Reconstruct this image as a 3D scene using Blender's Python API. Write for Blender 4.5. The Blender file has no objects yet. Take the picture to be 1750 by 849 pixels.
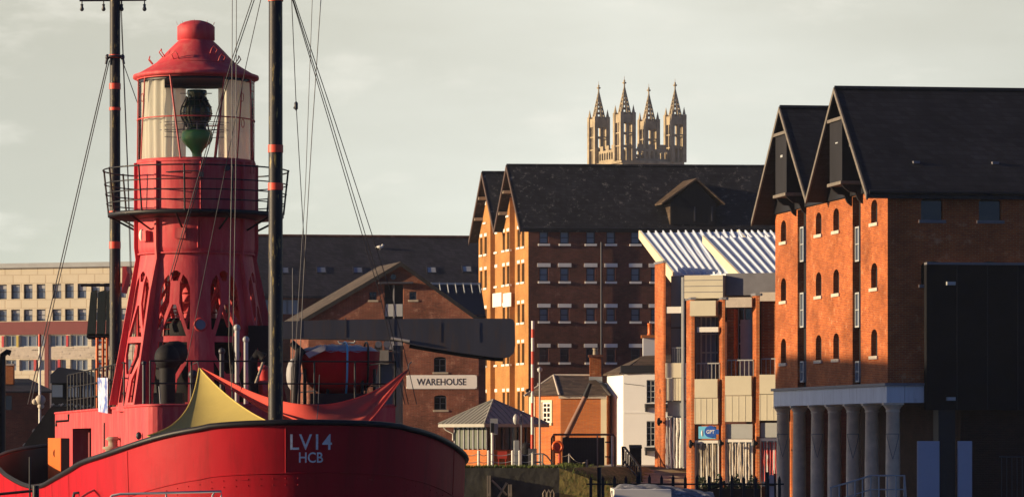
import bpy, math, random
from mathutils import Vector, Matrix
from mathutils.geometry import tessellate_polygon
random.seed(7)
PI = math.pi
V = Vector
SC = bpy.context.scene
COL = SC.collection

# ---------------------------------------------------------------- camera, sky, sun, exposure
CAMZ, FPX, HORY, CX = 1.6, 6000.0, 745.0, 875.0       # eye height, focal length and horizon of the 1750 px wide photograph
cam = bpy.data.cameras.new('camera')
camo = bpy.data.objects.new('camera', cam); COL.objects.link(camo)
camo.location = (0, 0, CAMZ); camo.rotation_euler = (math.radians(90), 0, 0)
cam.sensor_width = 36; cam.lens = 36 * FPX / 1750; cam.shift_y = (HORY - 424.5) / 1750
cam.clip_end = 6000; cam.clip_start = .5
SC.camera = camo
SUN_EL, SUN_AZ = 10.0, 7.0            # degrees above the horizon; degrees from -X towards the camera
sd = V((-math.cos(math.radians(SUN_AZ)) * math.cos(math.radians(SUN_EL)),
        -math.sin(math.radians(SUN_AZ)) * math.cos(math.radians(SUN_EL)), math.sin(math.radians(SUN_EL))))
sl = bpy.data.lights.new('sun', 'SUN'); sl.energy = 5.0; sl.angle = math.radians(.8); sl.color = (1, .75, .45)
so = bpy.data.objects.new('sun', sl); COL.objects.link(so)
so.rotation_euler = sd.to_track_quat('Z', 'Y').to_euler()
w = bpy.data.worlds.new('World'); SC.world = w; w.use_nodes = True
nt = w.node_tree; nt.nodes.clear()
def N(nt, t, **k):
    n = nt.nodes.new(t)
    for a, b in k.items():
        if a.startswith('i_'): n.inputs[a[2:].replace('_', ' ')].default_value = b
        elif a[0] == 'p' and a[1:].isdigit(): n.inputs[int(a[1:])].default_value = b
        else: setattr(n, a, b)
    return n
sky = N(nt, 'ShaderNodeTexSky', sky_type='NISHITA', sun_disc=False)
sky.sun_elevation = math.radians(SUN_EL); sky.sun_rotation = math.atan2(sd.x, sd.y); sky.air_density = .45; sky.dust_density = .3; sky.ozone_density = 3.0
bg = N(nt, 'ShaderNodeBackground'); bg.inputs[1].default_value = .05
nt.links.new(sky.outputs[0], bg.inputs[0])
tc = N(nt, 'ShaderNodeTexCoord'); sep = N(nt, 'ShaderNodeSeparateXYZ'); nt.links.new(tc.outputs['Generated'], sep.inputs[0])
# high thin cloud to the north (ahead): cream near the horizon, greyer towards the upper left; clear dim sky behind the camera
my = N(nt, 'ShaderNodeMapRange', interpolation_type='SMOOTHSTEP', p1=.15, p2=.8); nt.links.new(sep.outputs[1], my.inputs[0])
mz = N(nt, 'ShaderNodeMapRange', interpolation_type='SMOOTHSTEP', p1=.22, p2=.6, p3=1, p4=0); nt.links.new(sep.outputs[2], mz.inputs[0])
mm = N(nt, 'ShaderNodeMath', operation='MULTIPLY'); nt.links.new(my.outputs[0], mm.inputs[0]); nt.links.new(mz.outputs[0], mm.inputs[1])
ramp = N(nt, 'ShaderNodeValToRGB'); ce = ramp.color_ramp.elements
ce[0].position = 0; ce[0].color = (.73, .67, .46, 1); ce[1].position = 1; ce[1].color = (.42, .36, .16, 1)
e = ce.new(.5); e.color = (.51, .44, .23, 1)
# height + leftward drift
k1 = N(nt, 'ShaderNodeMath', operation='MULTIPLY', p1=.9); nt.links.new(sep.outputs[2], k1.inputs[0])
ax = N(nt, 'ShaderNodeMath', operation='ADD', p1=-.03); nt.links.new(sep.outputs[0], ax.inputs[0])
aq = N(nt, 'ShaderNodeMath', operation='ABSOLUTE'); nt.links.new(ax.outputs[0], aq.inputs[0])
k2 = N(nt, 'ShaderNodeMath', operation='MULTIPLY', p1=2.7); nt.links.new(aq.outputs[0], k2.inputs[0])
k3 = N(nt, 'ShaderNodeMath', operation='ADD'); nt.links.new(k1.outputs[0], k3.inputs[0]); nt.links.new(k2.outputs[0], k3.inputs[1])
mp = N(nt, 'ShaderNodeMapping'); mp.inputs['Scale'].default_value = (9, 9, 38); nt.links.new(tc.outputs['Generated'], mp.inputs[0])
nz = N(nt, 'ShaderNodeTexNoise', i_Scale=1.6, i_Detail=5.0, i_Roughness=.55); nt.links.new(mp.outputs[0], nz.inputs[0])
k4 = N(nt, 'ShaderNodeMath', operation='MULTIPLY_ADD', p1=.36, p2=-.18); nt.links.new(nz.outputs[0], k4.inputs[0])
k5 = N(nt, 'ShaderNodeMath', operation='ADD'); nt.links.new(k3.outputs[0], k5.inputs[0]); nt.links.new(k4.outputs[0], k5.inputs[1])
nt.links.new(k5.outputs[0], ramp.inputs[0])
cm = N(nt, 'ShaderNodeMapping'); cm.inputs['Scale'].default_value = (14, 14, 42); cm.inputs['Location'].default_value = (3.1, 0, 1.7); nt.links.new(tc.outputs['Generated'], cm.inputs[0])
cn_ = N(nt, 'ShaderNodeTexNoise', i_Scale=1.0, i_Detail=7.0, i_Roughness=.6); nt.links.new(cm.outputs[0], cn_.inputs[0])
cr = N(nt, 'ShaderNodeMapRange', interpolation_type='SMOOTHSTEP', p1=.52, p2=.68, p3=0, p4=.55); nt.links.new(cn_.outputs[0], cr.inputs[0])
cmx = N(nt, 'ShaderNodeMixRGB'); cmx.inputs[2].default_value = (.78, .69, .47, 1); nt.links.new(cr.outputs[0], cmx.inputs[0]); nt.links.new(ramp.outputs[0], cmx.inputs[1])
mix = N(nt, 'ShaderNodeMixRGB'); mix.inputs[1].default_value = (.006, .008, .05, 1)
nt.links.new(mm.outputs[0], mix.inputs[0]); nt.links.new(cmx.outputs[0], mix.inputs[2])
# bright band of sky low over the west, round the sun
w1 = N(nt, 'ShaderNodeMapRange', interpolation_type='SMOOTHSTEP', p1=-.45, p2=-.95, p3=0, p4=1); nt.links.new(sep.outputs[0], w1.inputs[0])
w2 = N(nt, 'ShaderNodeMapRange', interpolation_type='SMOOTHSTEP', p1=-.25, p2=.1); nt.links.new(sep.outputs[1], w2.inputs[0])
w3 = N(nt, 'ShaderNodeMath', operation='MULTIPLY'); nt.links.new(w1.outputs[0], w3.inputs[0]); nt.links.new(w2.outputs[0], w3.inputs[1])
w4 = N(nt, 'ShaderNodeMath', operation='MULTIPLY'); nt.links.new(w3.outputs[0], w4.inputs[0]); nt.links.new(mz.outputs[0], w4.inputs[1])
mixw = N(nt, 'ShaderNodeMixRGB'); mixw.inputs[2].default_value = (.85, .80, .78, 1); nt.links.new(w4.outputs[0], mixw.inputs[0]); nt.links.new(mix.outputs[0], mixw.inputs[1])
bg2 = N(nt, 'ShaderNodeBackground'); nt.links.new(mixw.outputs[0], bg2.inputs[0]); bg2.inputs[1].default_value = .73
add = N(nt, 'ShaderNodeAddShader'); nt.links.new(bg.outputs[0], add.inputs[0]); nt.links.new(bg2.outputs[0], add.inputs[1])
wo = N(nt, 'ShaderNodeOutputWorld'); nt.links.new(add.outputs[0], wo.inputs[0])
SC.view_settings.view_transform = 'Standard'; SC.view_settings.look = 'None'
SC.view_settings.exposure = .6; SC.view_settings.gamma = 1; SC.view_settings.use_curve_mapping = False
SC.cycles.max_bounces = 6; SC.cycles.use_denoising = True; SC.cycles.transparent_max_bounces = 12

# ---------------------------------------------------------------- helpers
def P(px, py, d): return V(((px - CX) / FPX * d, d, CAMZ + (HORY - py) / FPX * d))
def GX(px, d): return V(((px - CX) / FPX * d, d, 0))
def ZY(py, d): return CAMZ + (HORY - py) / FPX * d

class MB:
    def __init__(s): s.v = []; s.f = []; s.s = []
    def add(s, vs, fs, smooth=False):
        n = len(s.v); s.v += [V(p) for p in vs]; s.f += [tuple(i + n for i in f) for f in fs]; s.s += [smooth] * len(fs); return s
    def poly(s, pts): return s.add(pts, [tuple(range(len(pts)))])
    def box(s, o, a, b, c):
        o, a, b, c = V(o), V(a), V(b), V(c)
        p = [o, o + a, o + a + b, o + b, o + c, o + a + c, o + a + b + c, o + b + c]
        fs = [(0, 3, 2, 1), (4, 5, 6, 7), (0, 1, 5, 4), (1, 2, 6, 5), (2, 3, 7, 6), (3, 0, 4, 7)]
        if a.cross(b).dot(c) < 0: fs = [f[::-1] for f in fs]
        return s.add(p, fs)
    def bx(s, x0, x1, y0, y1, z0, z1): return s.box((x0, y0, z0), (x1 - x0, 0, 0), (0, y1 - y0, 0), (0, 0, z1 - z0))
    def prism(s, pts, vec):
        pts = [V(p) for p in pts]; vec = V(vec); n = len(pts)
        fs = [tuple(range(n)), tuple(range(2 * n - 1, n - 1, -1))] + [(i, i + n, (i + 1) % n + n, (i + 1) % n) for i in range(n)]
        nrm = V((0, 0, 0))
        for i in range(n): nrm += pts[i].cross(pts[(i + 1) % n])
        if nrm.dot(vec) > 0: fs = [f[::-1] for f in fs]
        return s.add(pts + [p + vec for p in pts], fs)
    def tube(s, pts, r, n=8, caps=True, smooth=True):
        pts = [V(p) for p in pts]; m = len(pts)
        rs = r if isinstance(r, (list, tuple)) else [r] * m
        vs = []; up = None
        for i, p in enumerate(pts):
            t = (pts[min(i + 1, m - 1)] - pts[max(i - 1, 0)]).normalized()
            if up is None:
                up = V((0, 0, 1)) if abs(t.z) < .9 else V((1, 0, 0))
            a = (up - t * up.dot(t)).normalized(); b = t.cross(a); up = a
            for k in range(n):
                q = 2 * PI * k / n
                vs.append(p + (a * math.cos(q) + b * math.sin(q)) * rs[i])
        fs = [(i * n + k, i * n + (k + 1) % n, (i + 1) * n + (k + 1) % n, (i + 1) * n + k) for i in range(m - 1) for k in range(n)]
        s.add(vs, fs, smooth)
        if caps: s.add(vs[:n], [tuple(range(n))[::-1]]); s.add(vs[-n:], [tuple(range(n))])
        return s
    def lathe(s, prof, c, n=32, a0=0, a1=2 * PI, smooth=True):
        c = V(c); full = abs(a1 - a0 - 2 * PI) < 1e-6; m = n if full else n + 1
        vs = [c + V((r * math.cos(a0 + (a1 - a0) * k / n), r * math.sin(a0 + (a1 - a0) * k / n), z)) for r, z in prof for k in range(m)]
        fs = []
        for i in range(len(prof) - 1):
            for k in range(n):
                k2 = (k + 1) % m
                fs.append((i * m + k, i * m + k2, (i + 1) * m + k2, (i + 1) * m + k))
        return s.add(vs, fs, smooth)
    def ball(s, c, rx, ry=None, rz=None, n=14, m=8):
        ry = ry or rx; rz = rz or rx
        c = V(c); vs = []; fs = []
        for i in range(m + 1):
            t = PI * i / m
            for k in range(n):
                q = 2 * PI * k / n; vs.append(c + V((rx * math.sin(t) * math.cos(q), ry * math.sin(t) * math.sin(q), -rz * math.cos(t))))
        for i in range(m):
            for k in range(n): fs.append((i * n + k, i * n + (k + 1) % n, (i + 1) * n + (k + 1) % n, (i + 1) * n + k))
        return s.add(vs, fs, True)
    def grid(s, rows, smooth=True):
        n = len(rows[0]); vs = [p for r in rows for p in r]
        return s.add(vs, [(i * n + k, i * n + k + 1, (i + 1) * n + k + 1, (i + 1) * n + k) for i in range(len(rows) - 1) for k in range(n - 1)], smooth)
    def holed(s, outline, holes, f3):
        """flat polygon with holes in 2-D, mapped to 3-D by f3"""
        loops = [[V((a, b, 0)) for a, b in lp] for lp in [outline] + holes]
        tri = tessellate_polygon(loops); flat = [p for lp in loops for p in lp]
        return s.add([f3(p.x, p.y) for p in flat], [tuple(t) for t in tri])

ORG = {}
def link_mesh(name, mb, mat, org, parent=None, loc=None):
    me = bpy.data.meshes.new(name)
    me.from_pydata([p - org for p in mb.v], [], mb.f)
    me.polygons.foreach_set('use_smooth', mb.s)
    me.materials.append(mat); me.validate(); me.update()
    o = bpy.data.objects.new(name, me); COL.objects.link(o)
    if parent is not None: o.parent = parent
    else: o.location = org
    return o
def thing(name, label, cat, org, group=None):
    o = bpy.data.objects.new(name, None); COL.objects.link(o); o.location = org
    o.empty_display_size = .5
    o['label'] = label; o['category'] = cat
    if group: o['group'] = group
    ORG[o.name] = V(org); return o
def root_of(o):
    while o.parent: o = o.parent
    return o
def part(parent, name, mb, mat, label=None, kind=None):
    o = link_mesh(name, mb, mat, ORG[root_of(parent).name], parent)
    if label: o['label'] = label
    if kind: o['kind'] = kind
    return o
def single(name, mb, mat, label, cat, group=None, org=None):
    if org is None:
        org = V((sum(p.x for p in mb.v) / len(mb.v), sum(p.y for p in mb.v) / len(mb.v), min(p.z for p in mb.v)))
    o = link_mesh(name, mb, mat, V(org)); o['label'] = label; o['category'] = cat
    if group: o['group'] = group
    return o
def struct(name, mb, mat):
    o = link_mesh(name, mb, mat, V((0, 0, 0))); o['kind'] = 'structure'; return o
def dup(root, delta, label):
    """copy a thing with its parts and sub-parts, moved by delta"""
    r = root.copy(); COL.objects.link(r); r.location = root.location + V(delta); r['label'] = label
    for ch in list(root.children):
        c = ch.copy(); COL.objects.link(c); c.parent = r
        for g in list(ch.children):
            q = g.copy(); COL.objects.link(q); q.parent = c
    return r
def bevel(o, wd=.02, seg=1):
    m = o.modifiers.new('bevel', 'BEVEL'); m.width = wd; m.segments = seg; m.limit_method = 'ANGLE'; return o
def text_pts(txt, font_extrude=0.0, bold=0.0):
    cu = bpy.data.curves.new('lettering', 'FONT'); cu.body = txt; cu.size = 1; cu.offset = bold; cu.align_x = 'LEFT'; cu.resolution_u = 3
    o = bpy.data.objects.new('lettering', cu); COL.objects.link(o)
    me = o.to_mesh(); vs = [v.co.copy() for v in me.vertices]; fs = [tuple(p.vertices) for p in me.polygons]
    o.to_mesh_clear(); bpy.data.objects.remove(o); bpy.data.curves.remove(cu)
    x0 = min(v.x for v in vs); x1 = max(v.x for v in vs); y0 = min(v.y for v in vs); y1 = max(v.y for v in vs)
    return [((v.x - x0) / (x1 - x0), (v.y - y0) / (y1 - y0)) for v in vs], fs

# ---------------------------------------------------------------- materials
def mat(name, col, rough=.7, metal=0.0, var=.25, scale=1.5, bump=.0, bscale=20, col2=None, thr=.62, streak=False, spec=None, trans=0.0, soft=.08):
    m = bpy.data.materials.new(name); m.use_nodes = True; nt = m.node_tree
    b = nt.nodes['Principled BSDF']; b.inputs['Roughness'].default_value = rough; b.inputs['Metallic'].default_value = metal
    if spec is not None: b.inputs['Specular IOR Level'].default_value = spec
    t = N(nt, 'ShaderNodeTexCoord'); src = t.outputs['Object']
    n1 = N(nt, 'ShaderNodeTexNoise', i_Scale=scale, i_Detail=6.0, i_Roughness=.6)
    if streak:
        mp = N(nt, 'ShaderNodeMapping'); mp.inputs['Scale'].default_value = (1, 1, .15); nt.links.new(src, mp.inputs[0]); nt.links.new(mp.outputs[0], n1.inputs[0])
    else: nt.links.new(src, n1.inputs[0])
    r = N(nt, 'ShaderNodeMapRange', p1=.25, p2=.75, p3=1 - var, p4=1 + var); nt.links.new(n1.outputs[0], r.inputs[0])
    mu = N(nt, 'ShaderNodeVectorMath', operation='SCALE'); mu.inputs[0].default_value = col[:3]; nt.links.new(r.outputs[0], mu.inputs['Scale'])
    out = mu.outputs[0]
    if col2:
        n2 = N(nt, 'ShaderNodeTexNoise', i_Scale=scale * 2.7, i_Detail=7.0, i_Roughness=.7)
        nt.links.new(mp.outputs[0] if streak else src, n2.inputs[0])
        r2 = N(nt, 'ShaderNodeMapRange', p1=thr - soft / 2, p2=thr + soft); nt.links.new(n2.outputs[0], r2.inputs[0])
        mx = N(nt, 'ShaderNodeMixRGB'); nt.links.new(r2.outputs[0], mx.inputs[0]); nt.links.new(out, mx.inputs[1]); mx.inputs[2].default_value = (*col2, 1)
        out = mx.outputs[0]
    nt.links.new(out, b.inputs['Base Color'])
    if bump:
        n3 = N(nt, 'ShaderNodeTexNoise', i_Scale=bscale, i_Detail=4.0); nt.links.new(src, n3.inputs[0])
        bp = N(nt, 'ShaderNodeBump', i_Strength=1.0, i_Distance=bump); nt.links.new(n3.outputs[0], bp.inputs['Height']); nt.links.new(bp.outputs[0], b.inputs['Normal'])
    if trans:
        tr = N(nt, 'ShaderNodeBsdfTranslucent'); nt.links.new(out, tr.inputs[0])
        ms = N(nt, 'ShaderNodeMixShader', p0=trans); nt.links.new(b.outputs[0], ms.inputs[1]); nt.links.new(tr.outputs[0], ms.inputs[2])
        nt.links.new(ms.outputs[0], nt.nodes['Material Output'].inputs[0])
    return m
def brick(name, c1, c2, mortar, bw=.23, rh=.075, blotch=.3, pale=None, thr=.66, rough=.85, msize=.008):
    m = bpy.data.materials.new(name); m.use_nodes = True; nt = m.node_tree
    b = nt.nodes['Principled BSDF']; b.inputs['Roughness'].default_value = rough; b.inputs['Specular IOR Level'].default_value = .2
    t = N(nt, 'ShaderNodeTexCoord'); sp = N(nt, 'ShaderNodeSeparateXYZ'); nt.links.new(t.outputs['Object'], sp.inputs[0])
    a = N(nt, 'ShaderNodeMath', operation='MULTIPLY_ADD', p1=.8); nt.links.new(sp.outputs[0], a.inputs[0]); nt.links.new(sp.outputs[1], a.inputs[2])
    cb = N(nt, 'ShaderNodeCombineXYZ'); nt.links.new(a.outputs[0], cb.inputs[0]); nt.links.new(sp.outputs[2], cb.inputs[1])
    br = N(nt, 'ShaderNodeTexBrick'); br.inputs['Scale'].default_value = 1; br.inputs['Brick Width'].default_value = bw; br.inputs['Row Height'].default_value = rh
    br.inputs['Mortar Size'].default_value = msize; br.inputs['Color1'].default_value = (*c1, 1); br.inputs['Color2'].default_value = (*c2, 1); br.inputs['Mortar'].default_value = (*mortar, 1)
    nt.links.new(cb.outputs[0], br.inputs[0])
    n1 = N(nt, 'ShaderNodeTexNoise', i_Scale=.55, i_Detail=8.0, i_Roughness=.65); nt.links.new(t.outputs['Object'], n1.inputs[0])
    r = N(nt, 'ShaderNodeMapRange', p1=.3, p2=.7, p3=1 - blotch, p4=1 + blotch); nt.links.new(n1.outputs[0], r.inputs[0])
    mu = N(nt, 'ShaderNodeVectorMath', operation='SCALE'); nt.links.new(br.outputs[0], mu.inputs[0]); nt.links.new(r.outputs[0], mu.inputs['Scale'])
    out = mu.outputs[0]
    if pale:
        n2 = N(nt, 'ShaderNodeTexNoise', i_Scale=2.2, i_Detail=9.0, i_Roughness=.75); nt.links.new(t.outputs['Object'], n2.inputs[0])
        r2 = N(nt, 'ShaderNodeMapRange', p1=thr - .03, p2=thr + .1, p4=.7); nt.links.new(n2.outputs[0], r2.inputs[0])
        mx = N(nt, 'ShaderNodeMixRGB'); nt.links.new(r2.outputs[0], mx.inputs[0]); nt.links.new(out, mx.inputs[1]); mx.inputs[2].default_value = (*pale, 1); out = mx.outputs[0]
    nt.links.new(out, b.inputs['Base Color'])
    bp = N(nt, 'ShaderNodeBump', i_Strength=.6, i_Distance=.012); nt.links.new(br.outputs['Fac'], bp.inputs['Height']); bp.invert = True
    nt.links.new(bp.outputs[0], b.inputs['Normal'])
    return m
def slate(name, col, fleck=(.3, .29, .27), thr=.7):
    m = brick(name, col, tuple(c * .6 for c in col), tuple(c * .35 for c in col), .32, .2, .35, fleck, thr, .55, .012)
    return m
def glassy(name, col, rough=.08):
    m = bpy.data.materials.new(name); m.use_nodes = True; nt = m.node_tree; b = nt.nodes['Principled BSDF']
    b.inputs['Base Color'].default_value = (*col, 1); b.inputs['Roughness'].default_value = rough; b.inputs['Specular IOR Level'].default_value = .6
    t = N(nt, 'ShaderNodeTexCoord'); n3 = N(nt, 'ShaderNodeTexNoise', i_Scale=1.3, i_Detail=1.0); nt.links.new(t.outputs['Object'], n3.inputs[0])
    bp = N(nt, 'ShaderNodeBump', i_Strength=.3, i_Distance=.02); nt.links.new(n3.outputs[0], bp.inputs['Height']); nt.links.new(bp.outputs[0], b.inputs['Normal'])
    return m
def clear(name):
    m = bpy.data.materials.new(name); m.use_nodes = True; nt = m.node_tree; nt.nodes.remove(nt.nodes['Principled BSDF'])
    a = N(nt, 'ShaderNodeBsdfTransparent'); a.inputs[0].default_value = (.98, .985, .97, 1); g = N(nt, 'ShaderNodeBsdfGlossy'); g.inputs[1].default_value = .04
    f = N(nt, 'ShaderNodeFresnel', i_IOR=1.2); ms = N(nt, 'ShaderNodeMixShader'); nt.links.new(f.outputs[0], ms.inputs[0])
    nt.links.new(a.outputs[0], ms.inputs[1]); nt.links.new(g.outputs[0], ms.inputs[2]); nt.links.new(ms.outputs[0], nt.nodes['Material Output'].inputs[0]); return m
M = dict(
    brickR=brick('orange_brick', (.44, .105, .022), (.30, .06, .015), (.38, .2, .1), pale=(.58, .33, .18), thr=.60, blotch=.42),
    brickM=brick('sunlit_golden_brick', (.46, .20, .055), (.40, .16, .045), (.45, .3, .13), blotch=.25, pale=(.5, .34, .2), thr=.72),  # brickM: warm sunlight of the gables is put into its colour
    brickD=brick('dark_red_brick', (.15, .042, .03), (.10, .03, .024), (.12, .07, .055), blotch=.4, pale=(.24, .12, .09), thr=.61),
    brickS=brick('old_red_brick', (.20, .06, .035), (.13, .038, .026), (.18, .1, .07), blotch=.45, pale=(.38, .22, .15), thr=.585),
    brickO=brick('house_brick', (.55, .16, .035), (.45, .12, .03), (.4, .2, .1), blotch=.15),
    slate=slate('slate', (.026, .026, .032)), slateF=slate('far_slate', (.05, .045, .055), thr=.8), slateL=slate('lichen_slate', (.032, .031, .036), (.34, .32, .28), .6),
    tile=slate('brown_tile', (.12, .085, .06), (.3, .24, .15), .6),
    red=mat('faded_red_paint', (.58, .06, .075), .6, spec=.25, var=.16, scale=1.6, col2=(.66, .17, .15), thr=.56, soft=.2, streak=True, bump=.01, bscale=4),
    redD=mat('rusty_red_paint', (.50, .05, .05), .5, var=.25, scale=3, col2=(.2, .04, .03), thr=.63),
    hull=mat('hull_red_paint', (.43, .007, .018), .55, spec=.12, var=.16, scale=1.1, col2=(.22, .008, .012), thr=.60, soft=.2, streak=True, bump=.014, bscale=1.6),
    cladding=mat('dark_area_black', (.007, .007, .010), .8, spec=.15, var=.3), black=mat('black_paint', (.010, .010, .014), .5, spec=.35, var=.3, scale=3), blackW=mat('black_timber', (.014, .013, .016), .7, spec=.2, var=.4, scale=2, streak=True),
    mast=mat('weathered_mast_paint', (.014, .014, .018), .5, spec=.3, var=.4, scale=5, col2=(.42, .32, .10), thr=.60, streak=True),
    band=mat('red_band_paint', (.75, .07, .03), .5), rail=mat('dark_rail_paint', (.03, .03, .045), .5),
    white=mat('white_paint', (.80, .78, .72), .6, var=.06, scale=2), whiteR=mat('white_render', (.80, .80, .78), .8, var=.05, scale=.7),
    cream=mat('cream_cladding', (.66, .58, .40), .6, var=.06), stone=mat('pale_stone', (.55, .48, .40), .8, var=.15, scale=4),
    conc=mat('painted_concrete', (.68, .71, .74), .7, var=.12, scale=1.5, col2=(.22, .2, .16), thr=.66, soft=.2, streak=True),
    column=mat('grey_column_stone', (.68, .55, .40), .75, var=.2, scale=2.5),
    cath=mat('cathedral_stone', (.36, .29, .19), .9, var=.4, scale=.6, bump=.15, bscale=1.2), cathD=mat('weathered_cathedral_stone', (.24, .2, .16), .85, var=.3, scale=.5),
    metalW=mat('white_ribbed_metal', (.52, .58, .70), .4, var=.05), metalC=mat('cream_metal', (.66, .61, .46), .5, var=.05),
    grey=mat('grey_steel', (.16, .16, .18), .5, var=.2), greyL=mat('pale_grey_metal', (.40, .42, .42), .5, var=.1),
    beam=mat('grey_beam_paint', (.055, .055, .07), .5, var=.25, scale=1.2, col2=(.10, .06, .035), thr=.58, soft=.15, streak=True, bump=.01, bscale=1.2),
    glass=glassy('window_glass', (.03, .035, .045)), glassB=glassy('blue_glass', (.17, .20, .26)), glassD=glassy('dark_glass', (.008, .009, .012)),
    clear=clear('lantern_glass'), curtain=mat('cream_curtain', (.95, .92, .80), .9, var=.04, trans=.6),
    lens=mat('dark_green_lens_glass', (.012, .03, .022), .12, var=.3, scale=8), green=mat('green_bronze', (.03, .16, .06), .4, var=.3, scale=6),
    orange=mat('orange_paint', (.70, .15, .02), .5, var=.12, scale=5), buoy=mat('orange_plastic', (.85, .14, .02), .4),
    yellow=mat('yellow_canvas', (.74, .60, .17), .85, var=.06, trans=.3, bump=.01, bscale=3), redC=mat('red_canvas', (.70, .085, .06), .85, var=.06, trans=.3, bump=.01, bscale=3),
    tarp=mat('dark_tarpaulin', (.022, .024, .035), .5, var=.4, scale=2), tarpL=mat('pale_tarpaulin', (.36, .37, .40), .6, var=.15),
    ground=mat('stone_paving', (.50, .40, .30), .9, var=.2, scale=.6), earth=mat('ground_earth', (.10, .09, .07), .95, var=.3, scale=.05),
    quay=mat('weathered_quay_wall', (.055, .055, .045), .85, var=.5, scale=1.2, col2=(.12, .12, .04), thr=.62, bump=.05, bscale=2),
    step=mat('sandstone_steps', (.62, .48, .34), .9, var=.3, scale=2), bank=mat('mossy_bank', (.26, .22, .07), .95, var=.5, scale=2, bump=.05, bscale=4, col2=(.1, .14, .03), thr=.55),
    grass=mat('grass_blades', (.12, .16, .03), .9, var=.4, scale=3), timber=mat('pale_timber', (.34, .29, .22), .8, var=.25, scale=3, streak=True),
    blue=mat('blue_sign', (.02, .10, .45), .4, var=.02), blueL=mat('light_blue_sign', (.15, .55, .80), .5, var=.1), rope=mat('wire_rope', (.22, .22, .22), .6, var=.2),
    ropeD=mat('dark_wire_rope', (.05, .05, .06), .6, var=.2), text=mat('sign_lettering', (.03, .03, .035), .6, var=.05), textW=mat('white_lettering', (.72, .72, .76), .6, var=.2, scale=9, col2=(.3, .12, .15), thr=.62),
    officeB=mat('maroon_panel', (.20, .035, .035), .6, var=.08), lamp=mat('lamp_grey', (.5, .5, .48), .4),
    brickShade=brick('shade_dark_brick', (.05, .02, .018), (.035, .015, .014), (.04, .03, .025), blotch=.5),  # brick darkened so the undercroft's shade sits in its colour
    purple=mat('matt_red_deck_paint', (.42, .045, .05), .6, var=.15, scale=1.5),
)
# water ripples
wm = bpy.data.materials.new('dock_water'); wm.use_nodes = True; _n = wm.node_tree; _b = _n.nodes['Principled BSDF']
_b.inputs['Base Color'].default_value = (.012, .02, .018, 1); _b.inputs['Roughness'].default_value = .06
_t = N(_n, 'ShaderNodeTexCoord'); _x = N(_n, 'ShaderNodeTexNoise', i_Scale=1.1, i_Detail=4.0); _n.links.new(_t.outputs['Object'], _x.inputs[0])
_p = N(_n, 'ShaderNodeBump', i_Strength=.5, i_Distance=.08); _n.links.new(_x.outputs[0], _p.inputs['Height']); _n.links.new(_p.outputs[0], _b.inputs['Normal']); M['water'] = wm
def K(px): return (px - CX) / FPX
def s_at(px, C, u): k = K(px); return (k * C.y - C.x) / (u.x - k * u.y)
def rectp(s0, s1, z0, z1): return [(s0, z0), (s1, z0), (s1, z1), (s0, z1)]
def archp(s0, s1, z0, z1, rise, n=7):
    c = (s0 + s1) / 2; h = abs(s1 - s0) / 2; sg = 1 if s1 > s0 else -1
    return [(s0, z0), (s1, z0)] + [(c + sg * h * math.cos(PI * i / n), z1 - rise + rise * math.sin(PI * i / n)) for i in range(n + 1)]
def at(O, u, inn, s, z, d=0): return V((O.x + u.x * s + inn.x * d, O.y + u.y * s + inn.y * d, z))
def wall(mb, O, u, inn, outline, holes, depth=.2):
    mb.holed(outline, holes, lambda s, z: at(O, u, inn, s, z))
    for h in holes:
        n = len(h)
        for i in range(n):
            a, b = h[i], h[(i + 1) % n]
            mb.poly([at(O, u, inn, *a), at(O, u, inn, *b), at(O, u, inn, *b, depth), at(O, u, inn, *a, depth)])
def pane(O, u, inn, h, d): return MB().poly([at(O, u, inn, s, z, d) for s, z in h])
def wbox(O, u, inn, s0, s1, z0, z1, d0, d1):
    """box on a wall: s along it, z height, d into it (negative = proud)"""
    return MB().box(at(O, u, inn, s0, z0, d0), u * (s1 - s0), inn * (d1 - d0), V((0, 0, z1 - z0)))
def wb(mb, O, u, inn, s0, s1, z0, z1, d0, d1): return mb.box(at(O, u, inn, s0, z0, d0), u * (s1 - s0), inn * (d1 - d0), V((0, 0, z1 - z0)))
def bars(O, u, inn, s0, s1, z0, z1, nx, nz, t, d0, d1, frame=True):
    mb = MB()
    if frame:
        for a, b in ((s0, s0 + t), (s1 - t, s1)): wb(mb, O, u, inn, a, b, z0, z1, d0, d1)
        for a, b in ((z0, z0 + t), (z1 - t, z1)): wb(mb, O, u, inn, s0 + t, s1 - t, a, b, d0, d1)
    for i in range(1, nx): c = s0 + (s1 - s0) * i / nx; wb(mb, O, u, inn, c - t / 3, c + t / 3, z0 + t, z1 - t, d0 + .004, d1)
    for i in range(1, nz): c = z0 + (z1 - z0) * i / nz; wb(mb, O, u, inn, s0 + t, s1 - t, c - t / 3, c + t / 3, d0 + .008, d1)
    return mb
F_ = V((.992, .124, 0)).normalized()

# ================================================================ the setting
g = MB(); 
def slab(mb, pts, z0, z1): mb.prism([V((x, y, z1)) for x, y in pts], (0, 0, z0 - z1)); return mb
struct('ground', slab(MB(), [(-3500, 187), (3500, 187), (3500, 5000), (-3500, 5000)], -6, 0), M['ground'])
struct('water', MB().add([(-400, -60, -3), (400, -60, -3), (400, 187, -3), (-400, 187, -3)], [(0, 1, 2, 3)]), wm)
struct('near_quay', slab(MB(), [(-60, -60), (60, -60), (60, 4), (-60, 4)], -6, 0), M['ground'])
struct('quay', slab(MB(), [(-8.5, 178), (2.4, 178), (4.2, 187), (-8.5, 187)], -6, 0), M['quay'])
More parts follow.
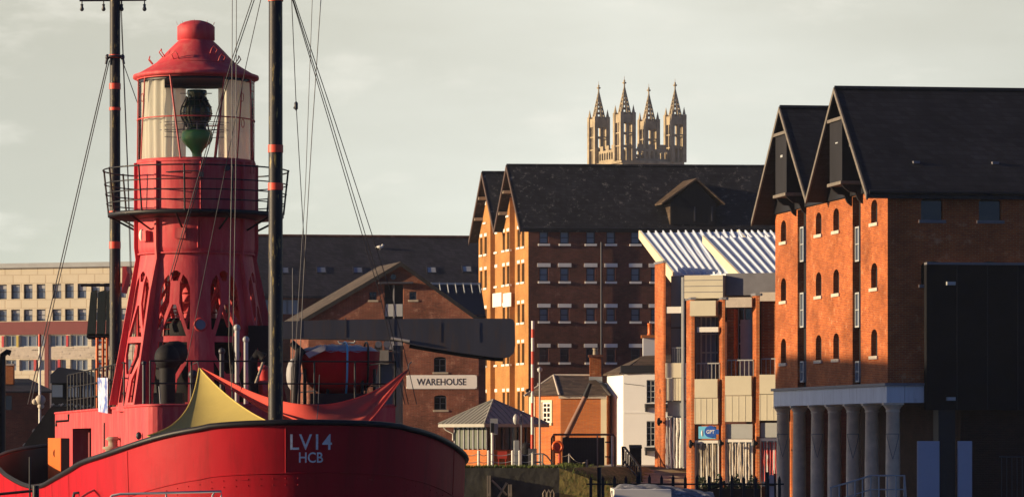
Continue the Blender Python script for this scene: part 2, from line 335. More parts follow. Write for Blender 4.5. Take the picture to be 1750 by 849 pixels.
# ramped mossy bank and the lower quay to the right
bk = MB().add([(2.4, 178, 0), (4.2, 187, 0), (8.2, 187, 0), (6.6, 178, -1.5), (2.4, 178, -6), (6.6, 178, -6), (8.2, 187, -6), (4.2, 187, -6)],
    [(0, 3, 2, 1), (0, 4, 5, 3), (3, 5, 6, 2)])
struct('bank', bk, M['bank'])
st = MB()
for i in range(11):
    y = 186.95 - i * 1.1; st.bx(4.6 + .12 * i, 9.3, y - 1.1, y, -6, -.0 - .152 * i)
struct('steps', st, M['step'])
struct('lower_quay', slab(MB(), [(6.6, 130), (70, 130), (70, 186.9), (9.32, 186.9), (9.32, 174.7), (6.6, 174.7)], -6, -1.75), M['ground'])
struct('jetty', slab(MB(), [(1.2, 73), (8.5, 73), (8.5, 80), (1.2, 80)], -6, -.6), M['conc'])

# ================================================================ large brick warehouse on columns (right)
C = P(1517, 688, 146.3); far = P(1325, 697, 163.9)
gv = V((far.x - C.x, far.y - C.y, 0)); L = gv.length; G_ = gv.normalized()
C0 = V((C.x, C.y, -1.75))
wh = thing('brick_warehouse', 'tall orange brick warehouse with twin black gables standing on grey stone columns', 'warehouse', C0)
def zc(py, b=0, a=0, O=C0, u=G_): p = O + u * b + F_ * a; return ZY(py, p.y)
ZB, ZE = 3.8, 12.05
inn = F_.copy()                        # into the gable wall
cols = [s_at(p, C0, G_) for p in (1494, 1429, 1399, 1339)]
rows = [(zc(381, cols[0]), zc(341, cols[0])), (zc(492, cols[0]), zc(449, cols[0])), (zc(608, cols[0]), zc(562, cols[0]))]
holes = []; wins = []
for c in cols:
    for z0, z1 in rows: h = archp(c - .46, c + .46, z0, z1, .3); holes.append(h); wins.append((c, z0, z1, h))
slots = []
for pa, pb in ((1471, 1457), (1378, 1363)):
    a, b = s_at(pa, C0, G_), s_at(pb, C0, G_); slots.append((a, b)); holes.append(rectp(a, b, ZB + .02, ZE - .15))
mb = MB(); wall(mb, C0, G_, inn, rectp(0, L, ZB, ZE), holes, .3)
AL = 34.0
# front (shaded) wall: plane b=0, along F_, into = G_
fh = []
for pa, pb in ((1574, 1612), (1673, 1712), (1771, 1810), (1868, 1906)):
    a, b = s_at(pa, C0, F_), s_at(pb, C0, F_)
    for ya, yb in ((377, 337), (487, 447)): fh.append(archp(a, b, ZY(ya, 147), ZY(yb, 147), .2, 6))
wall(mb, C0, F_, G_, rectp(0, AL, ZB, ZE), fh, .25)
mb.poly([at(C0, F_, G_, AL, ZB), at(C0, F_, G_, AL, ZB, L), at(C0, F_, G_, AL, ZE, L), at(C0, F_, G_, AL, ZE)])
mb.poly([at(C0, F_, G_, 0, ZB, L), at(C0, F_, G_, AL, ZB, L), at(C0, F_, G_, AL, ZE, L), at(C0, F_, G_, 0, ZE, L)])
part(wh, 'wall', mb, M['brickR'])
# front windows get darker glass and grey sills
for c, z0, z1, h in wins:
    wdw = part(wh, 'window', pane(C0, G_, inn, h, .22), M['glass'])
    part(wdw, 'sill', wbox(C0, G_, inn, c - .6, c + .6, z0 - .14, z0, -.07, .1), M['stone'])
for h in fh:
    wdw = part(wh, 'window', pane(C0, F_, G_, h, .2), M['glassD'])
    part(wdw, 'sill', wbox(C0, F_, G_, h[0][0] - .1, h[1][0] + .1, h[0][1] - .13, h[0][1], -.06, .1), M['grey'])
for a, b in slots:
    bk = MB(); bk.poly([at(C0, G_, inn, s, z, .29) for s, z in rectp(a, b, ZB, ZE)]); bay = part(wh, 'hoist_bay', bk, M['blackW'])
    for py0, py1 in ((445, 385), (558, 498), (652, 616)):
        z0, z1 = zc(py0, a), zc(py1, a); dz = (z1 - z0)
        part(bay, 'door_frame', bars(C0, G_, inn, b - .62, b - .02, z0, z1, 1, 2, .07, .10, .28), M['greyL'])
        q = MB(); wb(q, C0, G_, inn, b - .55, b - .09, z0 + .07, z1 - .07, .17, .2); part(bay, 'door', q, M['glassB'])
# concrete beam and ledge
bm = MB(); wb(bm, C0, G_, inn, -.06, L + .1, 3.0, ZB - .1, -.06, .7); o = part(wh, 'beam', bm, M['conc'])
bm = MB(); wb(bm, C0, F_, G_, .72, 1.53, 3.0, ZB - .1, -.058, .7); part(wh, 'beam', bm, M['conc'])
bm = MB(); wb(bm, C0, G_, inn, -.16, L + .2, ZB - .1, ZB + .02, -.16, .8); wb(bm, C0, F_, G_, .82, 1.53, ZB - .098, ZB + .018, -.158, .7); part(wh, 'ledge', bm, M['grey'])
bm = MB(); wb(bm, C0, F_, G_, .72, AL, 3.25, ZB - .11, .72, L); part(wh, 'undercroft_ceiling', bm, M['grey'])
bm = MB(); wb(bm, C0, F_, G_, 3.4, AL, -1.75, 3.25, .9, L - .3); part(wh, 'undercroft_wall', bm, M['brickShade'])
colspx = [1338, 1366, 1397, 1426, 1458, 1490]
Oc = C0 + F_ * .32
cbs = [s_at(p, Oc, G_) for p in colspx] + [.33]
for i, b in enumerate(cbs):
    c = Oc + G_ * b; cc = V((c.x, c.y, -1.75))
    col = part(wh, 'column', MB().lathe([(.36, 0), (.36, .25), (.31, .3), (.305, 2.2), (.275, 4.35), (.29, 4.36), (.30, 4.42), (.275, 4.45)], cc, 28), M['column'])
    cp = MB().lathe([(.28, 4.45), (.36, 4.58), (.4, 4.62), (.4, 4.66), (0, 4.66)], cc, 28)
    cp.box(cc + V((-.42, -.42, 4.66)), (.84, 0, 0), (0, .84, 0), (0, 0, .088)); part(col, 'capital', cp, M['column'])
    if i % 2 == 0:
        tri = MB(); q0 = -PI / 2 - .55
        def cp_(da, z): return cc + V((.312 * math.cos(-PI / 2 - .12 + da), .312 * math.sin(-PI / 2 - .12 + da), z))
        top = [cp_(-.95 + 1.9 * k / 10, 3.45) for k in range(11)]
        tri.tube(top, .012, 4); tri.tube([cp_(-.95 + .95 * k / 6, 3.45 - 1.05 * k / 6) for k in range(7)], .012, 4); tri.tube([cp_(.95 - .95 * k / 6, 3.45 - 1.05 * k / 6) for k in range(7)], .012, 4)
        part(col, 'triangle_mark', tri, M['grey'])
# roofs
def gable_roof(root, O, f, g, b0, b1, a0, a1, ze, zr, eave, mt, barge_mt, thick=.14, barge_w=.32, board_a=None, board_mt=None, board_z=None, valley=(False, False)):
    """double pitched roof, ridge along f, between b0 and b1 along g"""
    bc = (b0 + b1) / 2; h = (b1 - b0) / 2; sl_ = (zr - ze) / h
    e0 = 0 if valley[0] else eave; e1 = 0 if valley[1] else eave
    def q(a, b): return V((O.x + f.x * a + g.x * b, O.y + f.y * a + g.y * b, zr - abs(b - bc) * sl_))
    rf = MB()
    for bb in (b0 - e0, b1 + e1):
        p = [q(a0, bb), q(a1, bb), q(a1, bc), q(a0, bc)]
        rf.prism(p, (0, 0, -thick))
    o = part(root, 'roof', rf, mt)
    rc = MB().tube([q(a0 - .01, bc) + V((0, 0, .02)), q(a1, bc) + V((0, 0, .02))], .11, 6); part(o, 'ridge_tiles', rc, mt)
    if barge_mt:
        for bb in (b0 - e0, b1 + e1):
            t = MB(); A, B = q(a0 - .06, bb), q(a0 - .06, bc); dn = V((0, 0, -barge_w))
            t.prism([A + V((0, 0, .05)), B + V((0, 0, .05)), B + dn, A + dn], f * .07); part(o, 'bargeboard', t, barge_mt)
    if board_mt:
        t = MB(); ab = board_a
        zz = board_z if board_z is not None else ze
        t.prism([V((q(ab, b0).x, q(ab, b0).y, zz)), V((q(ab, b1).x, q(ab, b1).y, zz)), V((q(ab, b1).x, q(ab, b1).y, ze - thick + .02)), q(ab, bc) + V((0, 0, -thick)), V((q(ab, b0).x, q(ab, b0).y, ze - thick + .02))], f * (-ab + .02))
        part(root, 'gable_boarding', t, board_mt)
    return q, o
half = L / 2
bargeM = mat('lichen_timber', (.15, .13, .11), .8, var=.3, scale=4)
for k, (b0, b1) in enumerate(((0, half), (half, L))):
    zr = ZY(153, 150.9) - 0.0
    q, ro = gable_roof(wh, C0, F_, G_, b0, b1, -.98, AL + .4, ZE, zr, .45, M['slate'], bargeM, barge_w=.2, board_a=-.1, board_mt=M['black'], board_z=ZE - .1, valley=(k == 1, k == 0))
    bc = (b0 + b1) / 2
    if k == 0:
        zt0, zt1 = ZY(325, 150.3), ZY(207, 150.3)
        for a in (4.0, 7.4): 
            lw = MB(); bb = b0 + 1.0; zz = zr - abs(bb - bc) * (zr - ZE) / (half / 2)
            p = V((C0.x + F_.x * (a - 2.6) + G_.x * bb, C0.y + F_.y * (a - 2.6) + G_.y * bb, zz)); lw.box(p + V((0, -.1, 0)), F_ * .28, G_ * .3, (0, 0, .1)); part(ro, 'roof_vent', lw, M['grey'])
    else: zt0, zt1 = ZY(345, 159.5), ZY(232, 159.5)
    # boarded hoist housing hanging from the gable
    hw = .95
    lc = MB(); wb(lc, C0, G_, inn, bc - hw, bc + hw, zt0 + .35, zt1, -.93, -.09)
    hh = part(wh, 'hoist_housing', lc, M['blackW'])
    lg = MB(); wb(lg, C0, G_, inn, bc - hw - .12, bc + hw + .12, zt1 + .002, zt1 + .14, -1.02, -.11); part(hh, 'ledge', lg, bargeM)
    lg = MB(); wb(lg, C0, G_, inn, bc - hw - .12, bc + hw + .12, zt0 + .21, zt0 + .348, -1.02, -.11); part(hh, 'ledge', lg, bargeM)
    wd = MB(); wb(wd, C0, G_, inn, bc - hw + .62, bc - hw + .98, zt0 + 2.0, zt1 - .9, -.95, -.85); part(hh, 'window_slit', wd, M['greyL'])
    wd = MB(); s0 = bc - hw + .0
    wd.box(at(C0, G_, inn, bc - hw - .02, zt0 + 1.8, -.62), F_ * .16, G_ * .03, V((0, 0, .9))); part(hh, 'window_slit', wd, M['greyL'])
    for sgn in (-1, 1):
        br = MB(); s = bc + sgn * (hw - .12)
        prof = [(-.93, zt0 + .2), (-.02, zt0 + .2), (-.02, zt0 - .6), (-.2, zt0 - .45), (-.35, zt0 - .12), (-.6, zt0 - .1), (-.8, zt0 + .05)]
        br.prism([at(C0, G_, inn, s - .08, z, d) for d, z in prof], G_ * .16); part(hh, 'bracket', br, M['blackW'])
# gutter
gt = MB().tube([at(C0, F_, G_, -.9, ZE - .32, -.42), at(C0, F_, G_, AL, ZE - .32, -.42)], .09, 6); part(wh, 'gutter', gt, M['black'])

# ---- black box added for an unreadable, shadowy dark area on its front
an0 = C0 + F_ * 1.55 + G_ * (-.35)
an = thing('dark_area_box', 'black box on posts filling the unreadable dark area in front of the brick warehouse', 'annexe', V((an0.x, an0.y, -1.75)))
zt = ZY(452, an0.y)
bx_ = MB(); wb(bx_, an0, F_, G_, 0, 26, 2.7, zt, 0, .345); part(an, 'cladding', bx_, M['cladding'])
ca = MB(); wb(ca, an0, F_, G_, 0, 26.05, zt + .002, zt + .1, -.05, .34); part(an, 'coping', ca, M['grey'])
for py in (484, 681):
    lm = MB(); z = ZY(py, an0.y); s = s_at(1624, an0, F_); wb(lm, an0, F_, G_, s - .18, s + .18, z - .07, z + .07, -.16, -.002); part(an, 'bulkhead_light', lm, M['greyL'])
seam = MB()
for i in range(1, 20): wb(seam, an0, F_, G_, i * 1.3 - .02, i * 1.3 + .02, 2.72, zt - .02, -.015, -.001)
part(an, 'seams', seam, M['black'])
ps = MB(); s0 = s_at(1605, an0, F_); wb(ps, an0, F_, G_, s0, s0 + .72, -1.75, 2.7, .1, .8); part(an, 'post', ps, M['black'])
ps = MB(); wb(ps, an0, F_, G_, 12, 12.7, -1.75, 2.7, .1, .8); part(an, 'post', ps, M['black'])
for pa, pb, lb in ((1567, 1604.3, 'wide blue-grey panel standing left of the black post under the black box'), (1636, 1660, 'narrow blue-grey panel standing right of the black post under the black box')):
    a, b = s_at(pa, an0, F_), s_at(pb, an0, F_); t = MB(); wb(t, an0, F_, G_, a, b, -1.75, ZY(753, an0.y), -.12, .02)
    o = single('display_panel', t, mat('blue_grey_panel', (.42, .45, .56), .6, var=.05), lb, 'panel', 'blue-grey panels under the annexe'); bevel(o, .02)
fr = MB()
for i in range(46): fr.tube([at(an0, F_, G_, 3.0 + i * .22, -1.75, -.6), at(an0, F_, G_, 3.0 + i * .22, ZY(778, an0.y), -.6)], .018, 5)
for z in (-1.3, ZY(780, an0.y)): fr.tube([at(an0, F_, G_, 2.9, z, -.6), at(an0, F_, G_, 13.2, z, -.6)], .03, 5)
single('iron_railing', fr, M['rail'], 'dark iron railing along the foot of the black box', 'railing')
# ramp handrail in front of the columns
rp = MB(); D = 140
pts = [P(1418, 833, D), P(1450, 824, D), P(1488, 812, D), P(1546, 812, D), P(1549, 862, D)]
rp.tube(pts, .035, 6); rp.tube([p + V((0, 0, -.55)) for p in pts[:4]], .025, 6)
for px in (1420, 1434, 1448, 1461, 1474, 1488, 1502, 1516, 1531, 1545):
    py = 833 - (px - 1418) * .30 if px < 1488 else 812
    rp.tube([P(px, py, D), V((P(px, py, D).x, D, -1.75))], .028, 6)
single('ramp_handrail', rp, M['greyL'], 'pale grey tubular handrail rising along the ramp before the columns', 'handrail')

FM = V((.9985, .055, 0)).normalized()
# ================================================================ middle warehouse with dormer
Cm = V((*P(903, 0, 244).xy, 0)); fm = V((*P(818, 0, 257.4).xy, 0)); Gm = (fm - Cm).normalized(); Lm = (fm - Cm).length
mw = thing('brick_warehouse', 'six storey warehouse with golden sunlit twin gables and white lintels below the cathedral tower', 'warehouse', Cm)
ZE = ZY(384, 244); ZR = ZY(283, 247.3)
def zm(py, s=0): return ZY(py, 244 + Gm.y * s)
holes = []; gw = []
rowsy = [(392, 422), (451, 482), (520, 551), (587, 620), (669, 702)]
near = s_at(890, Cm, Gm)
for px in (822.5, 830, 848, 861, 868.5, 886.5, 894):
    s = s_at(px, Cm, Gm)
    for y0, y1 in rowsy:
        h = rectp(s - .34, s + .34, zm(y1, near), zm(y0, near)); holes.append(h); gw.append((s, zm(y1, near), zm(y0, near), h))
slm = []
for pa, pb in ((846, 838), (880, 871)):
    a, b = s_at(pa, Cm, Gm), s_at(pb, Cm, Gm); 
    slm.append((a, b))
holes = [h for h in holes]
mb = MB()
# the recessed bays split the gable wall into strips
edges = [0, slm[1][0], slm[1][1], slm[0][0], slm[0][1], Lm]
hm_ = Lm / 2
def zgab(s): 
    c = hm_ / 2 if s <= hm_ else hm_ * 1.5
    return ZR - .15 - abs(s - c) * (ZR - ZE) / (hm_ / 2)
def strip(s0, s1, dep):
    top = [(s1, zgab(s1))]
    for k in (hm_ * 1.5, hm_, hm_ / 2):
        if s0 < k < s1: top.append((k, zgab(k)))
    top.append((s0, zgab(s0)))
    hs = [g_[3] for g_ in gw if s0 < g_[0] - .36 and g_[0] + .36 < s1]
    wall(mb, Cm + FM * dep, Gm, FM, [(s0, 0), (s1, 0)] + top, hs, .22)
for i in range(5): strip(edges[i], edges[i + 1], 0 if i % 2 == 0 else .38)
for s in edges[1:5]: mb.poly([at(Cm, Gm, FM, s, 0), at(Cm, Gm, FM, s, 0, .38), at(Cm, Gm, FM, s, zgab(s), .38), at(Cm, Gm, FM, s, zgab(s))])
AM = 34
fh = []
fcols = [929.5, 965, 1009.5, 1044, 1086, 1120, 1161, 1196, 1238, 1273, 1315]
frows = [(394, 396, 417, 423), (455, 458, 481, 485), (524, 527, 549, 554), (593, 595, 619, 624), (660, 662, 688, 693)]
for px in fcols:
    s = s_at(px, Cm, FM)
    for yl, y0, y1, ys in frows: fh.append((s, ZY(y0, 244.5), ZY(y1, 244.5)))
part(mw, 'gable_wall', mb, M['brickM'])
mb = MB()
wall(mb, Cm, FM, Gm, rectp(0, AM, 0, ZE), [rectp(s - .31, s + .31, z1, z0) for s, z0, z1 in fh], .18)
mb.poly([at(Cm, FM, Gm, AM, 0), at(Cm, FM, Gm, AM, 0, Lm), at(Cm, FM, Gm, AM, ZE, Lm), at(Cm, FM, Gm, AM, ZE)])
mb.poly([at(Cm, FM, Gm, 0, 0, Lm), at(Cm, FM, Gm, AM, 0, Lm), at(Cm, FM, Gm, AM, ZE, Lm), at(Cm, FM, Gm, 0, ZE, Lm)])
part(mw, 'front_wall', mb, M['brickD'])  # darker brick than the gables: this side's shade is in the colour
def white_window(root, O, u, i_, s, z0, z1, hw, lw, lh=.26, sh=.15, fr=True, gl='glassB'):
    wd = part(root, 'window', pane(O, u, i_, rectp(s - hw, s + hw, z0, z1), .15), M[gl])
    part(wd, 'lintel', wbox(O, u, i_, s - lw, s + lw, z1 + .06, z1 + .06 + lh, -.03, .04), M['white'])
    part(wd, 'sill', wbox(O, u, i_, s - hw - .1, s + hw + .1, z0 - sh, z0, -.08, .14), M['white'])
    if fr: part(wd, 'frame', bars(O, u, i_, s - hw, s + hw, z0, z1, 1, 2, .07, .08, .14), M['rail'])
for n_, (s, z0, z1) in enumerate(fh): white_window(mw, Cm, FM, Gm, s, z1, z0, .31, .46, gl='glassB' if n_ % 5 < 3 else 'glass')
for s, z0, z1, h in gw:
    dep = .38 if any(a < s < b for a, b in slm) else 0
    white_window(mw, Cm + FM * dep, Gm, FM, s, z0, z1, .34, .36, .22, .14, False, 'glass')
for s_px, y0, y1 in ((829, 352, 380), (868, 336, 368)):
    s = s_at(s_px, Cm, Gm); white_window(mw, Cm, Gm, FM, s, zm(y1, s) , zm(y0, s), .3, .34, .25, .14, False, 'glass')
for pa, pb in ((858, 843), (874.5, 861)):
    a, b = s_at(pa, Cm, Gm), s_at(pb, Cm, Gm); part(mw, 'sign_panel', wbox(Cm, Gm, FM, a, b, zm(517, a) - .25, zm(497, a) - .1, -.06, -.005), M['white'])
for k, (b0, b1) in enumerate(((0, hm_), (hm_, Lm))):
    gable_roof(mw, Cm, FM, Gm, b0, b1, -.62, AM + .3, ZE, ZR, .3, M['slateL'], mat('dark_brown_timber', (.07, .04, .03), .7), barge_w=.3, valley=(k == 1, k == 0))
    for j in (1, 2):
        for side in (-1, 1):
            bcc = (b0 + b1) / 2; hh_ = hm_ / 2; bb = bcc + side * hh_ * (.33 * j); z = ZR - abs(bb - bcc) * (ZR - ZE) / hh_ - .35
            if side == 1: part(mw, 'purlin_end', wbox(Cm, Gm, FM, bb - .1, bb + .1, z - .1, z + .12, -.6, 0), M['timber'])
dp = MB().tube([at(Cm, FM, Gm, s_at(1027, Cm, FM), 0, -.12), at(Cm, FM, Gm, s_at(1027, Cm, FM), ZE - 1.2, -.12)], .07, 6); part(mw, 'drainpipe', dp, M['rail'])
gt = MB().tube([at(Cm, FM, Gm, -.5, ZE - .3, -.3), at(Cm, FM, Gm, AM, ZE - .3, -.3)], .1, 6); part(mw, 'gutter', gt, M['black'])
# dormer
sa, sb = s_at(1146, Cm, FM), s_at(1222, Cm, FM); sc_ = s_at(1187, Cm, FM); ze_, zr_ = ZY(345, 244), ZY(308, 244)
dm = MB(); dm.prism([at(Cm, FM, Gm, sa, ZE + .05, -.1), at(Cm, FM, Gm, sb, ZE + .05, -.1), at(Cm, FM, Gm, sb, ze_, -.1), at(Cm, FM, Gm, sc_, zr_, -.1), at(Cm, FM, Gm, sa, ze_, -.1)], Gm * 3.2)
do = part(mw, 'dormer', dm, M['blackW'])
dr = MB()
for se, zz in ((sa - .75, ze_ - .05), (sb + .55, ze_ - .05)):
    dr.prism([at(Cm, FM, Gm, se, zz, -.5), at(Cm, FM, Gm, sc_, zr_ + .16, -.5), at(Cm, FM, Gm, sc_, zr_ + .16, 3.4), at(Cm, FM, Gm, se, zz, 3.4)], (0, 0, -.12))
part(do, 'dormer_roof', dr, M['tile'])
dc = MB(); wb(dc, Cm, FM, Gm, sa - .05, sa - .003, ZE + .05, ze_ - .1, -.05, 3.0); part(do, 'cheek', dc, M['tile'])
for s in (sc_ - .02, sb - .25): part(do, 'post', wbox(Cm, FM, Gm, s - .05, s + .05, ZE + .3, ze_ - .3, -.16, -.1), M['rail'])

# ================================================================ cathedral tower
ct = P(1067, 745, 668); cu = V((9.75, 4.6, 0)).normalized(); cv = V((-cu.y, cu.x, 0)); S_ = 10.9
cth = thing('cathedral_tower', 'distant stone cathedral tower with four pierced pinnacles above the slate ridge', 'tower', V((ct.x, ct.y, 0)))
cO = V((ct.x, ct.y, 0))
zpar, zbody = ZY(249, 668), ZY(279, 668)
def cb(mb, a0, a1, b0, b1, z0, z1): return mb.box(cO + cu * a0 + cv * b0 + V((0, 0, z0)), cu * (a1 - a0), cv * (b1 - b0), (0, 0, z1 - z0))
part(cth, 'tower_wall', cb(MB(), -.9, S_ + .9, -.9, S_ + .9, 0, zbody), M['cath'])
part(cth, 'cornice', cb(MB(), -1.3, S_ + 1.3, -1.3, S_ + 1.3, zbody + .003, zbody + .5), M['cath'])
for (O_, u_, i_) in ((cO - cv * .9, cu, cv), (cO - cu * .9, cv, cu), (cO + cv * (S_ + .9), cu, -cv), (cO + cu * (S_ + .9), cv, -cu)):
    pp = MB(); zb_ = zbody + .5
    hs = []
    for i in range(9):
        s = .9 + (S_ - 1.8) * (i + .5) / 9; hs.append(archp(s - .3, s + .3, zb_ + .5, zb_ + 1.9, .3, 4))
    top = [(S_, zb_ + 2.3)]
    n = 5; w_ = S_ / (2 * n - 1)
    for i in range(2 * n - 1):
        x1 = S_ - i * w_; x0 = x1 - w_; zt_ = zb_ + (3.2 if i % 2 == 0 else 2.3)
        top += [(x1, zt_), (x0, zt_)]
    out = [(0, zb_), (S_, zb_)] + top[1:]
    for d_ in (0, .35): pp.holed(out, hs, lambda s, z: at(O_, u_, i_, s, z, d_))
    for lp in hs + [out]:
        for i in range(len(lp)):
            a, b = lp[i], lp[(i + 1) % len(lp)]; pp.poly([at(O_, u_, i_, *a), at(O_, u_, i_, *b), at(O_, u_, i_, *b, .35), at(O_, u_, i_, *a, .35)])
    part(cth, 'parapet', pp, M['cath'])
for ia, ib in ((0, 0), (1, 0), (0, 1), (1, 1)):
    a0, b0 = ia * S_, ib * S_; hw = 1.28; zt0 = zbody + .5; zt1 = ZY(196, 668)
    tm = MB()
    for sa_, sb_ in ((-1, -1), (1, -1), (-1, 1), (1, 1)):
        cb(tm, a0 + sa_ * hw - .36, a0 + sa_ * hw + .36, b0 + sb_ * hw - .36, b0 + sb_ * hw + .36, zt0, zt1 + .35)
        c = cO + cu * (a0 + sa_ * hw) + cv * (b0 + sb_ * hw)
        tm.lathe([(.32, zt1 + .35), (.0, zt1 + 1.9)], c, 4, smooth=False)
    H_ = zt1 - zt0
    for z_, t_ in ((zt0 + H_ * .30, .22), (zt0 + H_ * .58, .22), (zt1 - 1.6, 1.6)):
        for k in (0, 1):
            s_ = -hw if k == 0 else hw
            cb(tm, a0 - hw + .28, a0 + hw - .28, b0 + s_ - .15, b0 + s_ + .15, z_, z_ + t_); cb(tm, a0 + s_ - .15, a0 + s_ + .15, b0 - hw + .28, b0 + hw - .28, z_, z_ + t_)
    for k in (-1, 1): cb(tm, a0 - .16, a0 + .16, b0 + k * hw - .12, b0 + k * hw + .12, zt0, zt1 - 1.6); cb(tm, a0 + k * hw - .12, a0 + k * hw + .12, b0 - .12, b0 + .12, zt0, zt1 - 1.6)
    pn = part(cth, 'pinnacle', tm, M['cath'])
    ztip = ZY(136, 668); sp_ = MB()
    base = cO + cu * a0 + cv * b0
    an_ = math.atan2(cu.y, cu.x) + PI / 4
    # eight-sided pierced spire: ribs, cross bands and a finial
    for k in range(8):
        q = an_ + k * PI / 4; e0 = base + V((1.22 * math.cos(q), 1.22 * math.sin(q), zt1)); e1 = V((base.x, base.y, ztip - 1.2)); sp_.tube([e0, e1], [.2, .1], 5)
    for j, fz in enumerate((0.02, .18, .34, .48, .62, .76)):
        r = 1.2 * (1 - fz); z = zt1 + (ztip - 1.2 - zt1) * fz; sp_.lathe([(r + .06, z), (r + .06, z + .32), (r - .15, z + .32), (r - .15, z)], base, 8, smooth=False)
    sp_.lathe([(.16, ztip - 1.3), (.12, ztip - .9), (.38, ztip - .75), (.38, ztip - .55), (.1, ztip - .45), (.22, ztip - .3), (.05, ztip), (.03, ztip + .6)], base, 8)
    part(pn, 'spire', sp_, M['cath'])

# ================================================================ long slate roofed building behind
D = 290; lo = V((*P(385, 0, D).xy, 0)); l_len = s_at(872, lo, F_)
lb = thing('long_building', 'long low building under a wide slate roof with skylights, behind the gabled warehouse', 'building', lo)
zr_, ze_ = ZY(403, D + 5.5), ZY(500, D)
w_ = MB(); w_.box(lo, F_ * l_len, V((-F_.y, F_.x, 0)) * 11, (0, 0, ze_ - .2)); part(lb, 'wall', w_, M['brickD'])
Gl = V((-F_.y, F_.x, 0))
rf = MB()
for d0, d1 in ((-.5, 5.5), (11.5, 5.5)):
    rf.prism([at(lo, F_, Gl, -.4, ze_ - .25, d0), at(lo, F_, Gl, l_len + .3, ze_ - .25, d0), at(lo, F_, Gl, l_len + .3, zr_, d1), at(lo, F_, Gl, -.4, zr_, d1)], (0, 0, -.18))
lr = part(lb, 'roof', rf, M['slateF'])
part(lr, 'ridge_tiles', MB().tube([at(lo, F_, Gl, -.4, zr_ + .03, 5.5), at(lo, F_, Gl, l_len, zr_ + .03, 5.5)], .14, 6), M['brickS'])
nrm = (V((0, 0, 1)) * 6 + (-Gl) * (zr_ - ze_)).normalized(); up_ = (Gl * 6 + V((0, 0, 1)) * (zr_ - ze_ + .25)).normalized()
for px, py in ((488, 462), (552, 461), (615, 461), (742, 460), (803, 458), (690, 470)):
    s = s_at(px, lo, F_); z = ZY(py, D + 2.4); d_ = -.5 + 6 * (z - ze_ + .25) / (zr_ - ze_ + .25)
    c = at(lo, F_, Gl, s, z, d_); k = MB()
    u2 = F_ * .42; v2 = up_ * .45
    for a_, b_, c_, e_ in ((-1, 1, -1, -.8), (-1, 1, .8, 1), (-1, -.8, -.8, .8), (.8, 1, -.8, .8)):
        k.box(c + u2 * a_ + v2 * c_, u2 * (b_ - a_), v2 * (e_ - c_), nrm * .09)
    so_ = part(lb, 'skylight', k, M['rail']); gk = MB(); gk.box(c - u2 * .8 - v2 * .8, u2 * 1.6, v2 * 1.6, nrm * .05); part(so_, 'pane', gk, M['greyL'] if px in (742, 803) else M['glassB'])
for px in (462, 482, 500, 735, 770, 800):
    s = s_at(px, lo, F_); white = part(lb, 'window', wbox(lo, F_, Gl, s - .5, s + .5, ZY(536, D), ZY(512, D), -.04, .05), M['glassB'])
# gull
gs = s_at(657, lo, F_); zg = ZY(424, D + 4); gc = at(lo, F_, Gl, gs, zg, -.5 + 6 * (zg - ze_ + .25) / (zr_ - ze_ + .25))
gb = MB().ball(gc + V((0, 0, .2)), .26, .14, .13); gb.ball(gc + V((.22, -.02, .36)), .09, .08, .09); gb.tube([gc + V((.14, 0, .24)), gc + V((.22, -.02, .34))], [.09, .07], 8)
gb.tube([gc + V((-.2, 0, .2)), gc + V((-.42, 0, .16))], [.08, .01], 6); gb.tube([gc + V((.28, -.02, .36)), gc + V((.38, -.02, .35))], [.03, .005], 5)
for y_ in (-.04, .04): gb.tube([gc + V((0, y_, .1)), gc + V((0, y_, -.04))], .015, 4)
single('gull', gb, M['white'], 'small white gull standing high on the long slate roof', 'bird')

FS = V((.99, -.13, 0)).normalized()
# ================================================================ gabled warehouse with the white sign
D = 215; Cs = V((*P(527, 0, D).xy, 0)); Ls = s_at(818, Cs, FS); Gs = V((-.26, .966, 0)).normalized(); BS = 5.5
sw = thing('gabled_warehouse', 'dim red brick warehouse with a low gable and a white board reading WAREHOUSE', 'warehouse', Cs)
zes = ZY(547, D); zrs = ZY(449, D + .5); sc_ = s_at(683, Cs, FS)
holes = []
wl = []
for px, y0, y1, hw, ar in ((752.5, 610, 636, 11, 1), (753, 675, 700, 11, 1), (637.5, 499, 513, 6.5, 0), (706, 499, 513, 6.5, 0), (600, 612, 636, 11, 1), (600, 675, 700, 11, 1)):
    s = s_at(px, Cs, FS); h_ = hw / 27.9; z0, z1 = ZY(y1, D), ZY(y0, D)
    h = archp(s - h_, s + h_, z0, z1, .12, 5) if ar else rectp(s - h_, s + h_, z0, z1); holes.append(h); wl.append((s, h_, z0, z1, h))
d0, d1 = s_at(657, Cs, FS), s_at(690, Cs, FS); dh = rectp(d0, d1, ZY(600, D), ZY(487, D)); holes.append(dh)
mb = MB(); wall(mb, Cs, FS, Gs, [(0, 0), (Ls, 0), (Ls, zes), (sc_, zrs - .2), (0, zes)], holes, .2)
mb.poly([at(Cs, FS, Gs, 0, 0), at(Cs, FS, Gs, 0, 0, BS), at(Cs, FS, Gs, 0, zes, BS), at(Cs, FS, Gs, 0, zes)])
mb.poly([at(Cs, FS, Gs, Ls, 0), at(Cs, FS, Gs, Ls, 0, BS), at(Cs, FS, Gs, Ls, zes, BS), at(Cs, FS, Gs, Ls, zes)])
mb.poly([at(Cs, FS, Gs, s, z, BS) for s, z in ((0, 0), (Ls, 0), (Ls, zes), (sc_, zrs - .2), (0, zes))])
part(sw, 'wall', mb, M['brickS'])
rf = MB()
for se, r_ in ((-.95, zes - .22), (Ls + .35, zes - .2)):
    rf.prism([at(Cs, FS, Gs, se, r_, -.3), at(Cs, FS, Gs, sc_, zrs, -.3), at(Cs, FS, Gs, sc_, zrs, BS + .3), at(Cs, FS, Gs, se, r_, BS + .3)], (0, 0, -.16))
